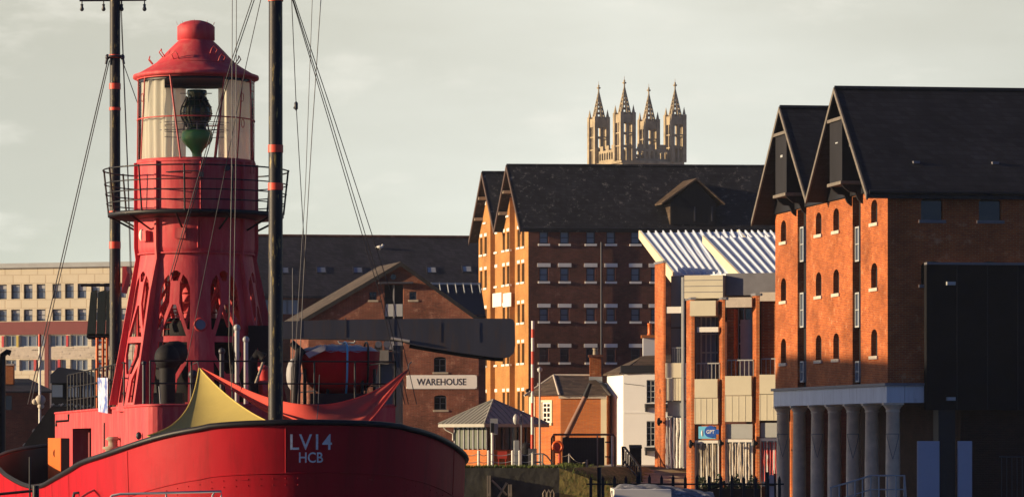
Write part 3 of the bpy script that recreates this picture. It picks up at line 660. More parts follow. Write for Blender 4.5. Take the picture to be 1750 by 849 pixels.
rr = part(sw, 'roof', rf, M['tile'])
for se, r_ in ((-.95, zes - .22), (Ls + .35, zes - .2)):
    t = MB(); t.prism([at(Cs, FS, Gs, se, r_ - .02, -.36), at(Cs, FS, Gs, sc_, zrs - .02, -.36), at(Cs, FS, Gs, sc_, zrs - .28, -.36), at(Cs, FS, Gs, se, r_ - .28, -.36)], Gs * .06); part(rr, 'bargeboard', t, M['blackW'])
for s, h_, z0, z1, h in wl:
    o = part(sw, 'window', pane(Cs, FS, Gs, h, .16), M['glassD']); part(o, 'frame', bars(Cs, FS, Gs, s - h_, s + h_, z0, z1 - (.12 if len(h) > 4 else 0), 2, 2, .05, .09, .15), M['rail'])
    part(o, 'sill', wbox(Cs, FS, Gs, s - h_ - .08, s + h_ + .08, z0 - .12, z0, -.06, .1), M['timber'])
do = part(sw, 'loading_door', pane(Cs, FS, Gs, dh, .18), M['blackW'])
mid = (d0 + d1) / 2
for a, b in ((d0 + .06, mid - .04), (mid + .04, d1 - .06)):
    part(do, 'door_leaf', wbox(Cs, FS, Gs, a, b, ZY(541, D), ZY(520, D), .06, .17), M['greyL']); part(do, 'door_leaf', wbox(Cs, FS, Gs, a, b, ZY(600, D) + .1, ZY(548, D), .08, .17), M['grey'])
part(do, 'door_post', wbox(Cs, FS, Gs, mid - .035, mid + .035, ZY(600, D), ZY(487, D), .03, .18), M['grey'])
part(sw, 'canopy', wbox(Cs, FS, Gs, d0 - .45, d1 + .45, ZY(486, D), ZY(483, D), -.6, 0), M['rail'])
part(sw, 'roundel', MB().add([at(Cs, FS, Gs, s_at(672, Cs, FS) + .17 * math.cos(k * PI / 8), ZY(474, D) + .17 * math.sin(k * PI / 8), -.02) for k in range(16)], [tuple(range(16))]), M['glassD'])
# sign
sb0, sb1 = s_at(694, Cs, FS), s_at(814.5, Cs, FS); z0, z1 = ZY(664.5, D), ZY(641, D)
sg = MB(); sg.holed([(sb0 + .12, z0), (sb1 - .12, z0), (sb1, z0 + .12), (sb1, z1 - .12), (sb1 - .12, z1), (sb0 + .12, z1), (sb0, z1 - .12), (sb0, z0 + .12)], [], lambda s, z: at(Cs, FS, Gs, s, z, -.09))
wb(sg, Cs, FS, Gs, sb0 + .02, sb1 - .02, z0 + .02, z1 - .02, -.085, -.002)
so_ = part(sw, 'sign_board', sg, M['white'])
pts, fs = text_pts('WAREHOUSE', bold=.012); ta, tb, tz0, tz1 = s_at(711.5, Cs, FS), s_at(796, Cs, FS), ZY(658.3, D), ZY(646.8, D)
part(so_, 'lettering', MB().add([at(Cs, FS, Gs, ta + (tb - ta) * x, tz0 + (tz1 - tz0) * y, -.1) for x, y in pts], fs), M['text'])
# glazed lean-to between it and the golden gables
Dg = 236; go = V((*P(730, 0, Dg).xy, 0)); gl_ = s_at(830, go, F_)
gh = thing('glazed_extension', 'dark glazed roof with white glazing bars to the right of the low gable', 'building', go)
q = MB(); wb(q, go, F_, Gl, 0, gl_, 0, ZY(537, Dg), 0, 6); part(gh, 'wall', q, M['brickD'])
q = MB(); q.prism([at(go, F_, Gl, 0, ZY(540, Dg), -.1), at(go, F_, Gl, gl_, ZY(540, Dg), -.1), at(go, F_, Gl, gl_, ZY(480, Dg), 3), at(go, F_, Gl, 0, ZY(480, Dg), 3)], (0, 0, -.1)); r_ = part(gh, 'glass_roof', q, M['glassD'])
q = MB(); wb(q, go, F_, Gl, 0, gl_, ZY(483, Dg), ZY(479.5, Dg), 2.8, 3.1)
for i in range(8):
    s = .05 + gl_ * i / 7.3; q.tube([at(go, F_, Gl, s, ZY(500, Dg) + .1, 2.0), at(go, F_, Gl, s, ZY(481, Dg) + .06, 2.95)], .04, 4)
part(r_, 'glazing_bars', q, M['greyL'])

# ================================================================ modern building with shed roofs
u3 = V((.945, -.327, 0)).normalized(); i3 = V((.327, .945, 0)).normalized()
D = 173; Cg = V((*P(1182, 0, D).xy, -1.75))
mo = thing('modern_block', 'modern block of brick piers and cream panels under white ribbed shed roofs', 'building', Cg)
def pier(px0, px1, pxr, d, ytop, zb=-1.75, dep=None):
    """sunlit end from px0 to px1, shaded front from px1 to pxr"""
    c = V((*P(px1, 0, d).xy, zb)); G3 = V((-.19, .98, 0)).normalized()
    ln = s_at(px0, c, G3); wdt = s_at(pxr, c, u3)
    t = MB().box(c, u3 * wdt, G3 * ln, (0, 0, ZY(ytop, d) - zb)); o = part(mo, 'brick_pier', t, M['brickR'])
    cp = MB().box(c + V((0, 0, ZY(ytop, d) - zb + .003)) - u3 * .05 - G3 * .05, u3 * (wdt + .1), G3 * (ln + .1), (0, 0, .12)); part(o, 'coping', cp, M['grey'])
    return c
pier(1119, 1134, 1137.5, 183, 449, 0)
pier(1173, 1181.5, 1187, 173.0, 512); pier(1227, 1234.5, 1239, 172.5, 512); pier(1285, 1292.5, 1298, 171.95, 505); pier(1346, 1352, 1360, 171.3, 500)
def S(px): return s_at(px, Cg, u3)
def pan(name, x0, x1, y0, y1, dp0, dp1, m, parent=None, d=172.3):
    t = MB(); wb(t, Cg, u3, i3, S(x0), S(x1), ZY(y1, d), ZY(y0, d), dp0, dp1); return part(parent or mo, name, t, m)
def ribs(x0, x1, y0, y1, dp, n, parent, m=M['metalC'], wd=.035, d=172.3):
    t = MB()
    for i in range(n + 1):
        s = S(x0) + (S(x1) - S(x0)) * i / n; wb(t, Cg, u3, i3, s - wd / 2, s + wd / 2, ZY(y1, d) + .01, ZY(y0, d) - .01, dp - .01, dp - .001)
    return part(parent, 'ribs', t, m)
body = MB(); wb(body, Cg, u3, i3, S(1183), S(1183) + 9, -1.75, ZY(512, 172), 2.2, 9); part(mo, 'wall', body, M['brickD'])
for (a, b, y0, y1, y2) in ((1187.5, 1226.5, 647, 680, 724), (1239.5, 1284.5, 642, 676, 720), (1298.5, 1345, 640, 674, 718)):
    pan('upper_panel', a, b, y0, y1 - 1, -.06, .3, M['metalC']); p_ = pan('ribbed_panel', a, b, y1, y2, -.02, .35, M['metalC']); ribs(a, b, y1, y2, -.02, 4, p_)
    bl = MB(); z0, z1 = ZY(y0, 172.3), ZY(y0 - 26, 172.3)
    n = 6
    for i in range(n + 1):
        s = S(a) + (S(b) - S(a)) * i / n; wb(bl, Cg, u3, i3, s - .014, s + .014, z0, z1, .3, .34)
    wb(bl, Cg, u3, i3, S(a), S(b), z1, z1 + .06, .28, .36); part(mo, 'balcony_rail', bl, M['greyL'])
# glazed walls behind the balconies
for (a, b, y0, y1, m_) in ((1187.5, 1212, 540, 647, 'glassB'), (1212, 1226.5, 540, 647, 'glassD'), (1251, 1284.5, 525, 642, 'glassD'), (1323, 1345, 525, 642, 'glassD')):
    q = pan('glazing', a, b, y0, y1, 1.2, 1.3, M[m_])
    t = MB(); n = 3
    for i in range(n + 1):
        s = S(a) + (S(b) - S(a)) * i / n; wb(t, Cg, u3, i3, s - .03, s + .03, ZY(y1, 172.3), ZY(y0, 172.3), 1.12, 1.199)
    for yy in (y0 + 30, y0 + 62): wb(t, Cg, u3, i3, S(a), S(b), ZY(yy, 172.3), ZY(yy, 172.3) + .07, 1.11, 1.19)
    part(q, 'mullions', t, M['greyL'])
pan('brick_panel', 1239.2, 1251, 527, 642, .35, 1.6, M['brickR']); pan('brick_panel', 1298.2, 1322.5, 515, 640, .35, 1.6, M['brickR'])
pan('curtain_strip', 1256, 1280, 545, 642, 1.0, 1.08, M['tarpL'])
pan('white_beam', 1190, 1226.5, 558, 566.5, .1, .35, M['white']); pan('white_beam', 1240, 1284.5, 508, 525, .02, .34, M['stone']); pan('white_beam', 1298.5, 1345, 500, 515, .02, .34, M['stone'])
# stacked cladding boxes under the roofs
pan('cladding_box', 1180, 1224, 513, 539, -.1, 1.9, M['metalC']); cb_ = pan('cladding_box', 1166, 1232, 473, 512, .35, 2.4, M['metalC'], d=175)
t = MB()
for yy in (482, 492, 502): wb(t, Cg, u3, i3, S(1166), S(1232), ZY(yy, 175), ZY(yy, 175) + .03, .345, .349)
part(cb_, 'joints', t, M['grey'])
pan('dark_fascia', 1233, 1350, 470, 507, .8, 3, M['grey'], d=175)
# left bay, set further back
Dl = 183; Cl = V((*P(1137, 0, Dl).xy, 0))
def lay(name, x0, x1, y0, y1, d0, d1, m, parent=None):
    t = MB(); wb(t, Cl, u3, i3, s_at(x0, Cl, u3), s_at(x1, Cl, u3), ZY(y1, Dl), ZY(y0, Dl), d0, d1); return part(parent or mo, name, t, m)
lay('upper_panel', 1137.5, 1171, 620, 645, -.05, .25, M['metalC']); p_ = lay('ribbed_panel', 1137.5, 1171, 646, 684, 0, .3, M['metalC'])
t = MB()
for i in range(7): s = s_at(1138, Cl, u3) + i * .155; wb(t, Cl, u3, i3, s, s + .04, ZY(684, Dl), ZY(646, Dl), -.01, -.001)
part(p_, 'ribs', t, M['metalC'])
lay('mesh_panel', 1138, 1171, 685, 711, .3, .4, M['greyL'])
dw = lay('glazed_entrance', 1138, 1171, 712, 800, .15, .25, M['glassB'])
t = MB()
for i in range(6):      # gathered white drapes seen through the entrance glass
    s = s_at(1139, Cl, u3) + i * .185; rr_ = random.Random(i)
    t.tube([at(Cl, u3, i3, s + .05 * rr_.random() + .018 * math.sin(j * .6 + i), ZY(799 - j * 9.5, Dl), .06) for j in range(10)], [.05 + .03 * rr_.random() for j in range(10)], 6)
part(dw, 'drape', t, M['white'])
gz = lay('glazing', 1137.5, 1166, 470, 620, 1.0, 1.1, M['glassB'])
t = MB(); wb(t, Cl, u3, i3, s_at(1155, Cl, u3), s_at(1157, Cl, u3), ZY(620, Dl), ZY(470, Dl), .9, .99)
wb(t, Cl, u3, i3, s_at(1137.5, Cl, u3), s_at(1155, Cl, u3), ZY(560, Dl), ZY(558, Dl), .9, .985); part(gz, 'mullions', t, M['rail'])
lay('dark_opening', 1157, 1166, 470, 620, .93, .985, M['glassD'])
lay('white_beam', 1139, 1166, 524, 535, .0, .25, M['white'])
t = MB()
for i in range(8): s = s_at(1147, Cl, u3) + i * .09; wb(t, Cl, u3, i3, s, s + .025, ZY(619.5, Dl), ZY(594, Dl), .25, .29)
wb(t, Cl, u3, i3, s_at(1146, Cl, u3), s_at(1168, Cl, u3), ZY(595, Dl), ZY(593, Dl), .22, .3); part(mo, 'balcony_rail', t, M['greyL'])
t = MB(); wb(t, Cl, u3, i3, s_at(1165, Cl, u3), s_at(1169, Cl, u3), 0, ZY(474, Dl), -.1, .1); part(mo, 'steel_post', t, M['greyL'])
body = MB(); wb(body, Cl, u3, i3, 0, s_at(1176, Cl, u3), 0, ZY(500, Dl), 1.3, 7); part(mo, 'wall', body, M['brickD'])
# ground floor shopfronts
for n_, (a, b, y0) in enumerate(((1187.5, 1226.5, 752), (1239.5, 1284.5, 750), (1298.5, 1345, 748))):
    sf = pan('shopfront', a, b, y0, 830, .2, .3, M['glassB'])
    t = MB(); s0, s1 = S(a), S(b); zt_ = ZY(y0, 172.3)
    for i in range(5):
        s = s0 + (s1 - s0) * i / 4; wb(t, Cg, u3, i3, s - .03, s + .03, -1.75, zt_, .1, .199)
    wb(t, Cg, u3, i3, s0, s1, zt_ - .14, zt_, .08, .198); part(sf, 'frame', t, M['white'])
    t = MB()
    rr_ = random.Random(n_ + 5)
    for i in range(9):
        s = s0 + .08 + (s1 - s0 - .1) * i / 9
        t.tube([at(Cg, u3, i3, s + .015 * math.sin(j * .7 + i * 2), zt_ - .2 - j * .24, .13) for j in range(9)], [.02 + .035 * rr_.random() for j in range(9)], 6)
    part(sf, 'display', t, [M['timber'], M['stone'], M['redD']][n_])
    pan('fascia', a, b, y0 - 26, y0 - 1, .15, .25, M['greyL'] if n_ else M['brickO'])
for px, d_ in ((1126, 183), (1180, 173), (1231, 172), (1289, 171)):
    t = MB(); c = P(px, 757 if px > 1200 else (720 if px < 1150 else 758), d_ - .15); t.ball(c, .1, .1, .22, 8, 6); t.box(c + V((-.03, 0, -.05)), (.06, 0, 0), (0, .25, 0), (0, 0, .1)); t.ball(c + V((.12, 0, 0)), .07, .07, .09, 8, 6); part(mo, 'wall_lamp', t, M['black'])
# sign: light blue board with a round dark blue speech bubble
sgO = V((*P(1194, 0, 171.6).xy, 0)); t = MB(); wb(t, sgO, u3, i3, 0, s_at(1224, sgO, u3), ZY(749, 171.6), ZY(728, 171.6), -.03, .03)
sgn = thing('shop_sign', 'light blue sign board with round navy bubble on the modern block', 'sign', V((sgO.x, sgO.y, ZY(749, 171.6))))
part(sgn, 'board', t, M['blueL'])
cs_, cz_ = s_at(1215, sgO, u3), ZY(737, 171.6)
t = MB(); t.prism([at(sgO, u3, i3, cs_ + .31 * math.cos(k * PI / 14), cz_ + .29 * math.sin(k * PI / 14), -.09) for k in range(28)], i3 * .055)
t.prism([at(sgO, u3, i3, cs_ + .05, cz_ - .2, -.088), at(sgO, u3, i3, cs_ + .27, cz_ - .34, -.088), at(sgO, u3, i3, cs_ + .26, cz_ - .05, -.088)], i3 * .05)
t.prism([at(sgO, u3, i3, cs_ + .2, cz_ + .12, -.086), at(sgO, u3, i3, cs_ + .42, cz_ + .1, -.086), at(sgO, u3, i3, cs_ + .42, cz_ - .12, -.086), at(sgO, u3, i3, cs_ + .2, cz_ - .12, -.086)], i3 * .05)
part(sgn, 'bubble', t, M['blue'])
pts, fs = text_pts('GPT', bold=.02); part(sgn, 'lettering', MB().add([at(sgO, u3, i3, cs_ - .21 + .42 * x, cz_ - .1 + .19 * y, -.094) for x, y in pts], fs), M['textW'])
t = MB(); t.ball(at(sgO, u3, i3, .2, cz_ - .08, -.035), .06, .02, .16, 8, 6); part(sgn, 'pale_mark', t, M['white'])
# shed roofs
def shed(a, b, c, d, th, nr, label=None):
    """a back-left, b back-right, c front-right, d front-left (world points)"""
    t = MB(); t.prism([a, b, c, d], (0, 0, -.06)); ro = part(mo, 'shed_roof', t, M['metalW'])
    t = MB()
    for i in range(nr + 1):
        f = i / nr; p0 = a.lerp(b, f); p1 = d.lerp(c, f); dx = (b - a).normalized() * .07
        t.box(p0 + V((0, 0, .002)), p1 - p0, dx, (0, 0, .13))
    part(ro, 'seams', t, M['metalW'])
    t = MB(); dn = V((0, 0, -th)); t.prism([a + V((0, 0, .14)), d + V((0, 0, .14)), d + dn, a + dn * .6], (b - a).normalized() * -.1); part(ro, 'side_fascia', t, M['cream'])
    t = MB(); t.prism([d + V((0, 0, .0)), c, c + dn * .7, d + dn * .7], (0, -.06, 0)); part(ro, 'front_fascia', t, M['metalW'])
shed(P(1094, 398, 190), P(1262, 396, 186), P(1300, 468, 181), P(1152, 470, 185), .5, 13)
shed(P(1203, 407, 184), P(1352, 404, 181), P(1402, 470, 175), P(1267, 474, 177), .45, 10)
shed(P(1262, 397, 189), P(1392, 397, 186), P(1440, 460, 181), P(1325, 463, 184.2), .5, 12)

# ================================================================ the red lightship
TIP = V((-3.5, 61, 0)); AX = V((-.208, .978, 0)).normalized(); RT = V((.978, .208, 0)).normalized()   # AX runs aft, RT to its right-hand side
ship = thing('lightship', 'big red lightship with lantern tower, lettered LV14 HCB on its rounded end', 'lightship', V((-6.6, 77, -3)))
def hbw(s): return 3.6 * math.sqrt(max(0, 1 - (1 - s / 5) ** 2)) if s < 5 else (3.6 if s < 29 else 3.6 * math.sqrt(max(0, 1 - ((s - 29) / 7) ** 2)))
RZ = [(0, 1.83), (.5, 1.76), (1, 1.66), (2, 1.41), (3, 1.22), (5, 1.03), (7, .91), (10, .74), (13, .56), (16, .48), (19, .50), (22, .57), (25, .66), (30, .95), (36, 1.4)]
def rimz(s):
    for (a, za), (b, zb) in zip(RZ, RZ[1:]):
        if s <= b: f = (s - a) / (b - a); return za + (zb - za) * f
    return RZ[-1][1]
def smooth_rim(s): return sum(rimz(min(36, max(0, s + d))) * w for d, w in ((-.6, .2), (-.3, .2), (0, .2), (.3, .2), (.6, .2))) + (.02 if s < .6 else 0)
per = []                        # perimeter from the far left end round the near end to the far right end
angs = [PI / 2 * i / 26 for i in range(27)]
svals = [36 - 7 + 7 * math.sin(PI / 2 * (1 - i / 8)) for i in range(8)] + [29 - 1.0 * i for i in range(0, 24)] + [5 * (1 - math.sin(a)) for a in angs]
svals = [s for i, s in enumerate(svals) if i == 0 or s < svals[i - 1] - 1e-4]
left = [(s, -1) for s in svals]; right = [(s, 1) for s in svals[::-1][1:]]
per = left + right
def plan(s, sd_): return TIP + AX * s + RT * (hbw(s) * sd_)
pp_ = [plan(*q) for q in per]
nor = []
for i in range(len(pp_)):
    t = pp_[min(i + 1, len(pp_) - 1)] - pp_[max(i - 1, 0)]; nor.append(V((t.y, -t.x, 0)).normalized())
def hull_pt(i, z):
    s = per[i][0]; rz = smooth_rim(s); f = (rz - z) / (rz + 3.6)
    return pp_[i] + V((0, 0, z)) - nor[i] * (.12 * f + .75 * f ** 2.4)
NL = 14; rows = []
for j in range(NL + 1):
    rows.append([hull_pt(i, smooth_rim(per[i][0]) + (-3.6 - smooth_rim(per[i][0])) * (j / NL)) for i in range(len(per))])
hull = part(ship, 'hull', MB().grid(rows), M['hull'])
part(hull, 'gunwale', MB().tube([hull_pt(i, smooth_rim(per[i][0])) + nor[i] * .02 + V((0, 0, .02)) for i in range(len(per))], .052, 8), M['black'])
def band_at(dz, out=.004, lim=12): return [hull_pt(i, smooth_rim(per[i][0]) - dz(per[i][0])) + nor[i] * out for i in range(len(per)) if per[i][0] < lim]
part(hull, 'lap_seam', MB().tube(band_at(lambda s: .86 + .0 * s), .011, 5), M['hull'])
t = MB()
for tgt in (2.2, 6.5, 11):
    for sd_ in (-1, 1):
        i = min(range(len(per)), key=lambda k: (abs(per[k][0] - tgt) if per[k][1] == sd_ else 99)); z0 = smooth_rim(per[i][0])
        t.tube([hull_pt(i, z0 - .05 - .8 * k / 5) + nor[i] * .002 for k in range(6)], .008, 4)
i = min(range(len(per)), key=lambda k: abs((pp_[k].x / pp_[k].y) * FPX + CX - 478) + (0 if per[k][0] < 1 else 99)); z0 = smooth_rim(per[i][0])
t.tube([hull_pt(i, z0 - .05 - .8 * k / 5) + nor[i] * .002 for k in range(6)], .009, 4)
part(hull, 'plate_seams', t, M['hull'])
t = MB()
for i in range(len(per)):
    if per[i][0] < 2.2:
        for dz in (.95, 1.06): t.ball(hull_pt(i, smooth_rim(per[i][0]) - dz), .012, n=6, m=4)
part(hull, 'rivets', t, M['hull'])
# deck
dk = MB(); rws = []
for s in [0.25] + [x * .8 for x in range(1, 44)]: rws.append([TIP + AX * s + RT * (hbw(s) * .97 * k) + V((0, 0, rimz(s) - .95)) for k in (-1, -.5, 0, .5, 1)])
part(ship, 'deck', dk.grid(rws), M['purple'])
lin = []
for j in range(2): lin.append([hull_pt(i, smooth_rim(per[i][0]) - .02 - .93 * j) - nor[i] * .05 for i in range(len(per))])
part(ship, 'bulwark_lining', MB().grid(lin), M['black'])
# name on the rounded end
def on_hull(u, z):
    s = 5 * (1 - math.sqrt(1 - (u / 3.6) ** 2)); rz = smooth_rim(s); f = (rz - z) / (rz + 3.6)
    i = min(range(len(per)), key=lambda k: abs(hbw(per[k][0]) * per[k][1] - u) if per[k][0] < 5 else 99)
    n_ = (V((0, 0, 0)) - AX * math.sqrt(1 - (u / 3.6) ** 2) * 3.6 ** 2 / 1 + RT * 0)
    nn = V((RT * (u / 3.6 ** 2) - AX * (math.sqrt(1 - (u / 3.6) ** 2) / 5))).normalized()
    return TIP + AX * s + RT * u - nn * (.12 * f + .75 * f ** 2.4) + nn * .012 + V((0, 0, z))
def u_at(px):
    lo_, hi_ = -3, 3
    for _ in range(40):
        m_ = (lo_ + hi_) / 2; p = on_hull(m_, 1.2)
        if p.x / p.y > K(px): hi_ = m_
        else: lo_ = m_
    return lo_
for txt, a, b, y0, y1, bold in (('LV14', 496, 567, 741, 768, .006), ('HCB', 511, 552, 772, 790, .012)):
    pts, fs = text_pts(txt, bold=bold); ua, ub = u_at(a), u_at(b)
    part(hull, 'lettering', MB().add([on_hull(ua + (ub - ua) * x, ZY(y1 - (y1 - y0) * y, 61)) for x, y in pts], fs), M['textW'])
# block and rope tackle on the side
t = MB(); D = 64.2
t.tube([P(165, 853, D), P(172, 834, D), P(171, 826, D)], [.03, .05, .03], 8); 
part(hull, 'towing_eye', t, M['black'])
t = MB(); t.tube([P(171, 832, 64), P(150, 842, 63.5), P(120, 862, 63)], .022, 6); part(hull, 'mooring_rope', t, M['timber'])
t = MB(); t.tube([P(171, 832, 64), P(176, 842, 63.8), P(180, 856, 63.5)], .03, 6); t.tube([P(172, 833, 64), P(190, 848, 63.6)], .012, 5); part(hull, 'chain', t, M['rail'])
t = MB(); t.tube([P(125, 850, 65), P(127, 842, 65), P(136, 841, 65), P(138, 850, 65)], .03, 6); part(hull, 'fairlead', t, M['rail'])
# white marks of wear by the far waist
# ---- deckhouse
DA = V((-7.35, 70, 0)); DU = V((-5.25, 25.8, 0)).normalized(); DF = V((.978, .208, 0)).normalized(); ZT = ZY(693, 70)
rc = .38; dhp = []
cc = DA + DF * rc + DU * rc
outer = [DA + DU * 24.5]
for k in range(7):
    q = PI / 2 * k / 6; outer.append(cc - DF * rc * math.cos(q) - DU * rc * math.sin(q))
e1 = DA + DF * 5.1; outer += [e1, e1 + DU * 24.5]
t = MB()
# left wall with a doorway, the rest as plain bands
ds0, ds1 = s_at(156, DA, DU), s_at(124, DA, DU); dk0 = ZY(812, 86); dzt = ZY(731, 83)
wall(t, DA, DU, DF, [(rc, -.4), (24.5, -.4), (24.5, ZT), (rc, ZT)], [rectp(ds0, ds1, -.35, dzt)], .5)
for a, b in zip(outer[1:], outer[2:]): t.add([V((a.x, a.y, -.4)), V((b.x, b.y, -.4)), V((b.x, b.y, ZT)), V((a.x, a.y, ZT))], [(0, 1, 2, 3)], False)
t.poly([V((p.x, p.y, ZT)) for p in outer]); t.poly([V((outer[0].x, outer[0].y, -.4)), V((outer[-1].x, outer[-1].y, -.4)), V((outer[-1].x, outer[-1].y, ZT)), V((outer[0].x, outer[0].y, ZT))])
dh = part(ship, 'deckhouse', t, M['red'])
t = MB()
ring = [V((p.x, p.y, ZT + .012)) for p in outer]; t.tube(ring, .03, 6); part(dh, 'roof_edge', t, M['red'])
part(dh, 'doorway', pane(DA, DU, DF, rectp(ds0, ds1, -.35, dzt), .49), M['black'])
t = MB(); ms = (ds0 + ds1) / 2; wb(t, DA, DU, DF, ms + .1, ms + .5, -.3, dzt - .1, .2, .3); part(dh, 'inner_door', t, M['officeB'])
# orange door standing open, edge-on to the wall
q0 = V((*P(118, 0, 89).xy, 0)); q1 = V((*P(82, 0, 91).xy, 0)); dv = V((*P(103.5, 0, 89.5).xy, 0))
t = MB(); t.box(V((q1.x, q1.y, -.3)), dv - q1, V((.02, .05, 0)), (0, 0, ZY(748, 90) + .3)); od = part(dh, 'orange_door', t, M['orange'])
c = P(92.5, 774, 90); part(od, 'handle_slot', MB().add([V((c.x + .05 * math.cos(k * PI / 8), 90.2, c.z + .11 * math.sin(k * PI / 8))) for k in range(16)], [tuple(range(16))]), M['black'])
od.location = (0, -.0, 0)
t = MB(); t.box(V((q0.x - .2, q0.y, -.3)), V((.2, 0, 0)), V((0, .06, 0)), (0, 0, ZY(748, 90) + .3)); part(dh, 'door_frame', t, M['black'])
t = MB(); c = P(96, 728, 86); t.tube([c, c + V((0, 0, .12)), c + V((.3, 0, .14)), c + V((.3, 0, .3))], .03, 6); part(dh, 'pipe', t, M['black'])
t = MB(); t.tube([P(178, 722, 71.9 + 6), P(178, 765, 78)], .02, 5); part(dh, 'grab_rail', t, M['rail']); part(dh, 'deck_light', MB().ball(P(237, 744, 70.3), .06, .04, .08, 8, 5), M['rail'])
t = MB(); c = P(193, 768, 75); t.lathe([(.16, -.28), (.16, 0), (.22, .02), (.22, .06), (.1, .08), (.1, .2), (.17, .22), (.1, .28), (0, .28)], c, 12); part(ship, 'bollard', t, M['timber'])
# black railing round the deckhouse roof
def railing(pts, h, n, rails=(1, .66, .33), r=.016, lean=0):
    t = MB(); tot = [0]
    for a, b in zip(pts, pts[1:]): tot.append(tot[-1] + (b - a).length)
    def pos(d):
        for i in range(len(pts) - 1):
            if d <= tot[i + 1] + 1e-9: return pts[i].lerp(pts[i + 1], (d - tot[i]) / (tot[i + 1] - tot[i]))
        return pts[-1]
    for i in range(n + 1):
        p = pos(tot[-1] * i / n); t.tube([p, p + V((0, 0, h))], r * 1.2, 6)
    for f in rails: t.tube([p + V((0, 0, h * f)) for p in pts], r, 6)
    return t
ZD = ZT
lp = [V((p.x, p.y, ZD)) for p in (DA + DU * 16.5, DA + DU * 8, DA + DU * .4)]
part(ship, 'deck_railing', railing([DA + DU * 20 + V((0, 0, ZD)), DA + DU * 4.2 + V((0, 0, ZD))], .95, 15), M['black'])
part(ship, 'deck_railing', railing([DA + DU * .15 + DF * .15 + V((0, 0, ZD)), e1 + V((0, 0, ZD))], .9, 6, (1, .5)), M['black'])
part(ship, 'deck_railing', railing([e1 + V((0, 0, ZD)), e1 + DU * 15 + V((0, 0, ZD))], .9, 8, (1, .5)), M['black'])
t = MB(); c0, c1 = P(167, 645, 78), P(184, 645, 77); t.prism([c0, c1, P(184, 706, 77), P(168, 703, 78)], (0, .03, 0)); bn = part(ship, 'banner', t, mat('blue_white_banner', (.6, .65, .8), .7, var=.2, scale=1.1, col2=(.08, .14, .45), thr=.50))
# ---- light tower
TC = V((-6.75, 75, 0)); SCL = 80.0
def TR(r): return r / SCL
def TZ(y): return CAMZ + (HORY - y) / SCL
def TP(th, r, z): q = math.radians(th); return V((TC.x + r * math.sin(q), TC.y - r * math.cos(q), z))
def shr(y): return TR(96 if y < 437 else 96 + (y - 437) * .155)
panels = MB(); half_a = 15.5
def mapc(n_pts_x, y): return TP(n_pts_x, shr(y), TZ(y))
import bmesh
def bend_panel(th0, th1, y0, y1, holes):
    """panel unrolled in (angle, y) with holes, cut into narrow strips, then wrapped round the tower"""
    loops = [[V((a, b, 0)) for a, b in lp] for lp in [[(th0, y0), (th1, y0), (th1, y1), (th0, y1)]] + holes]
    tri = tessellate_polygon(loops); flat = [p for lp in loops for p in lp]
    bmx = bmesh.new(); vs = [bmx.verts.new(p) for p in flat]
    for t_ in tri:
        try: bmx.faces.new([vs[i] for i in t_])
        except ValueError: pass
    x = th0 + 3
    while x < th1 - .5:
        geom = bmx.verts[:] + bmx.edges[:] + bmx.faces[:]
        bmesh.ops.bisect_plane(bmx, geom=geom, plane_co=(x, 0, 0), plane_no=(1, 0, 0)); x += 3
    bmx.verts.index_update()
    return [v.co.copy() for v in bmx.verts], [tuple(v.index for v in f.verts) for f in bmx.faces]
def panel_holes(c, w):
    X = lambda f: c + f * w
    tilt = lambda pts: [(X(a), b) for a, b in pts]
    return [tilt([(-.34, 471), (-.1, 466.5), (.1, 466.5), (.34, 471), (.18, 484), (-.18, 484)]),
            tilt([(-.5, 473), (-.8, 482), (-.98, 497), (-1, 520), (-1, 566), (-.86, 566), (-.32, 521), (-.32, 488)]),
            tilt([(.5, 473), (.8, 482), (.98, 497), (1, 520), (1, 566), (.86, 566), (.32, 521), (.32, 488)]),
            tilt([(-.12, 524), (.12, 524), (.80, 577), (-.80, 577)]),
            tilt([(-.86, 587), (.86, 587), (.86, 608), (.3, 640), (-.3, 640), (-.86, 608)]),
            tilt([(-.95, 620), (-.9, 620), (-.36, 650), (-.3, 688), (-.95, 688)]), tilt([(.95, 620), (.9, 620), (.36, 650), (.3, 688), (.95, 688)])]
tower = None
sh = MB()
cents = [-57.5, -12.5, 32.5, 77.5, 122.5, 167.5, 212.5, 257.5]
for c in cents:
    hs = panel_holes(c, 14.5)
    if c == -12.5: hs = panel_holes(c - 2.0, 14.5)
    v_, f_ = bend_panel(c - 22.5, c + 22.5, 437, 703, hs)
    for thk in (0, .05):
        sh.add([TP(p.x, shr(p.y) - thk, TZ(p.y)) for p in v_], f_, False)
    for lp_ in hs:
        for i in range(len(lp_)):
            a, b = lp_[i], lp_[(i + 1) % len(lp_)]
            sh.poly([TP(a[0], shr(a[1]), TZ(a[1])), TP(b[0], shr(b[1]), TZ(b[1])), TP(b[0], shr(b[1]) - .05, TZ(b[1])), TP(a[0], shr(a[1]) - .05, TZ(a[1]))])
tower = part(ship, 'light_tower', sh, M['red'])
t = MB(); t.lathe([(TR(96), TZ(437)), (TR(99), TZ(432)), (TR(100), TZ(425)), (TR(100), TZ(380)), (TR(101), TZ(372)), (TR(101), TZ(281)), (TR(101.5), TZ(278)), (TR(97), TZ(277)), (TR(97), TZ(280)), (0, TZ(280))], TC, 64)
part(tower, 'drum', t, M['red'])
t = MB()
for y_, r_ in ((436, 101), (281, 102)): t.lathe([(TR(r_ - 2), TZ(y_ + 1.5)), (TR(r_), TZ(y_ + 1.5)), (TR(r_), TZ(y_ - 1.5)), (TR(r_ - 2), TZ(y_ - 1.5))], TC, 64)
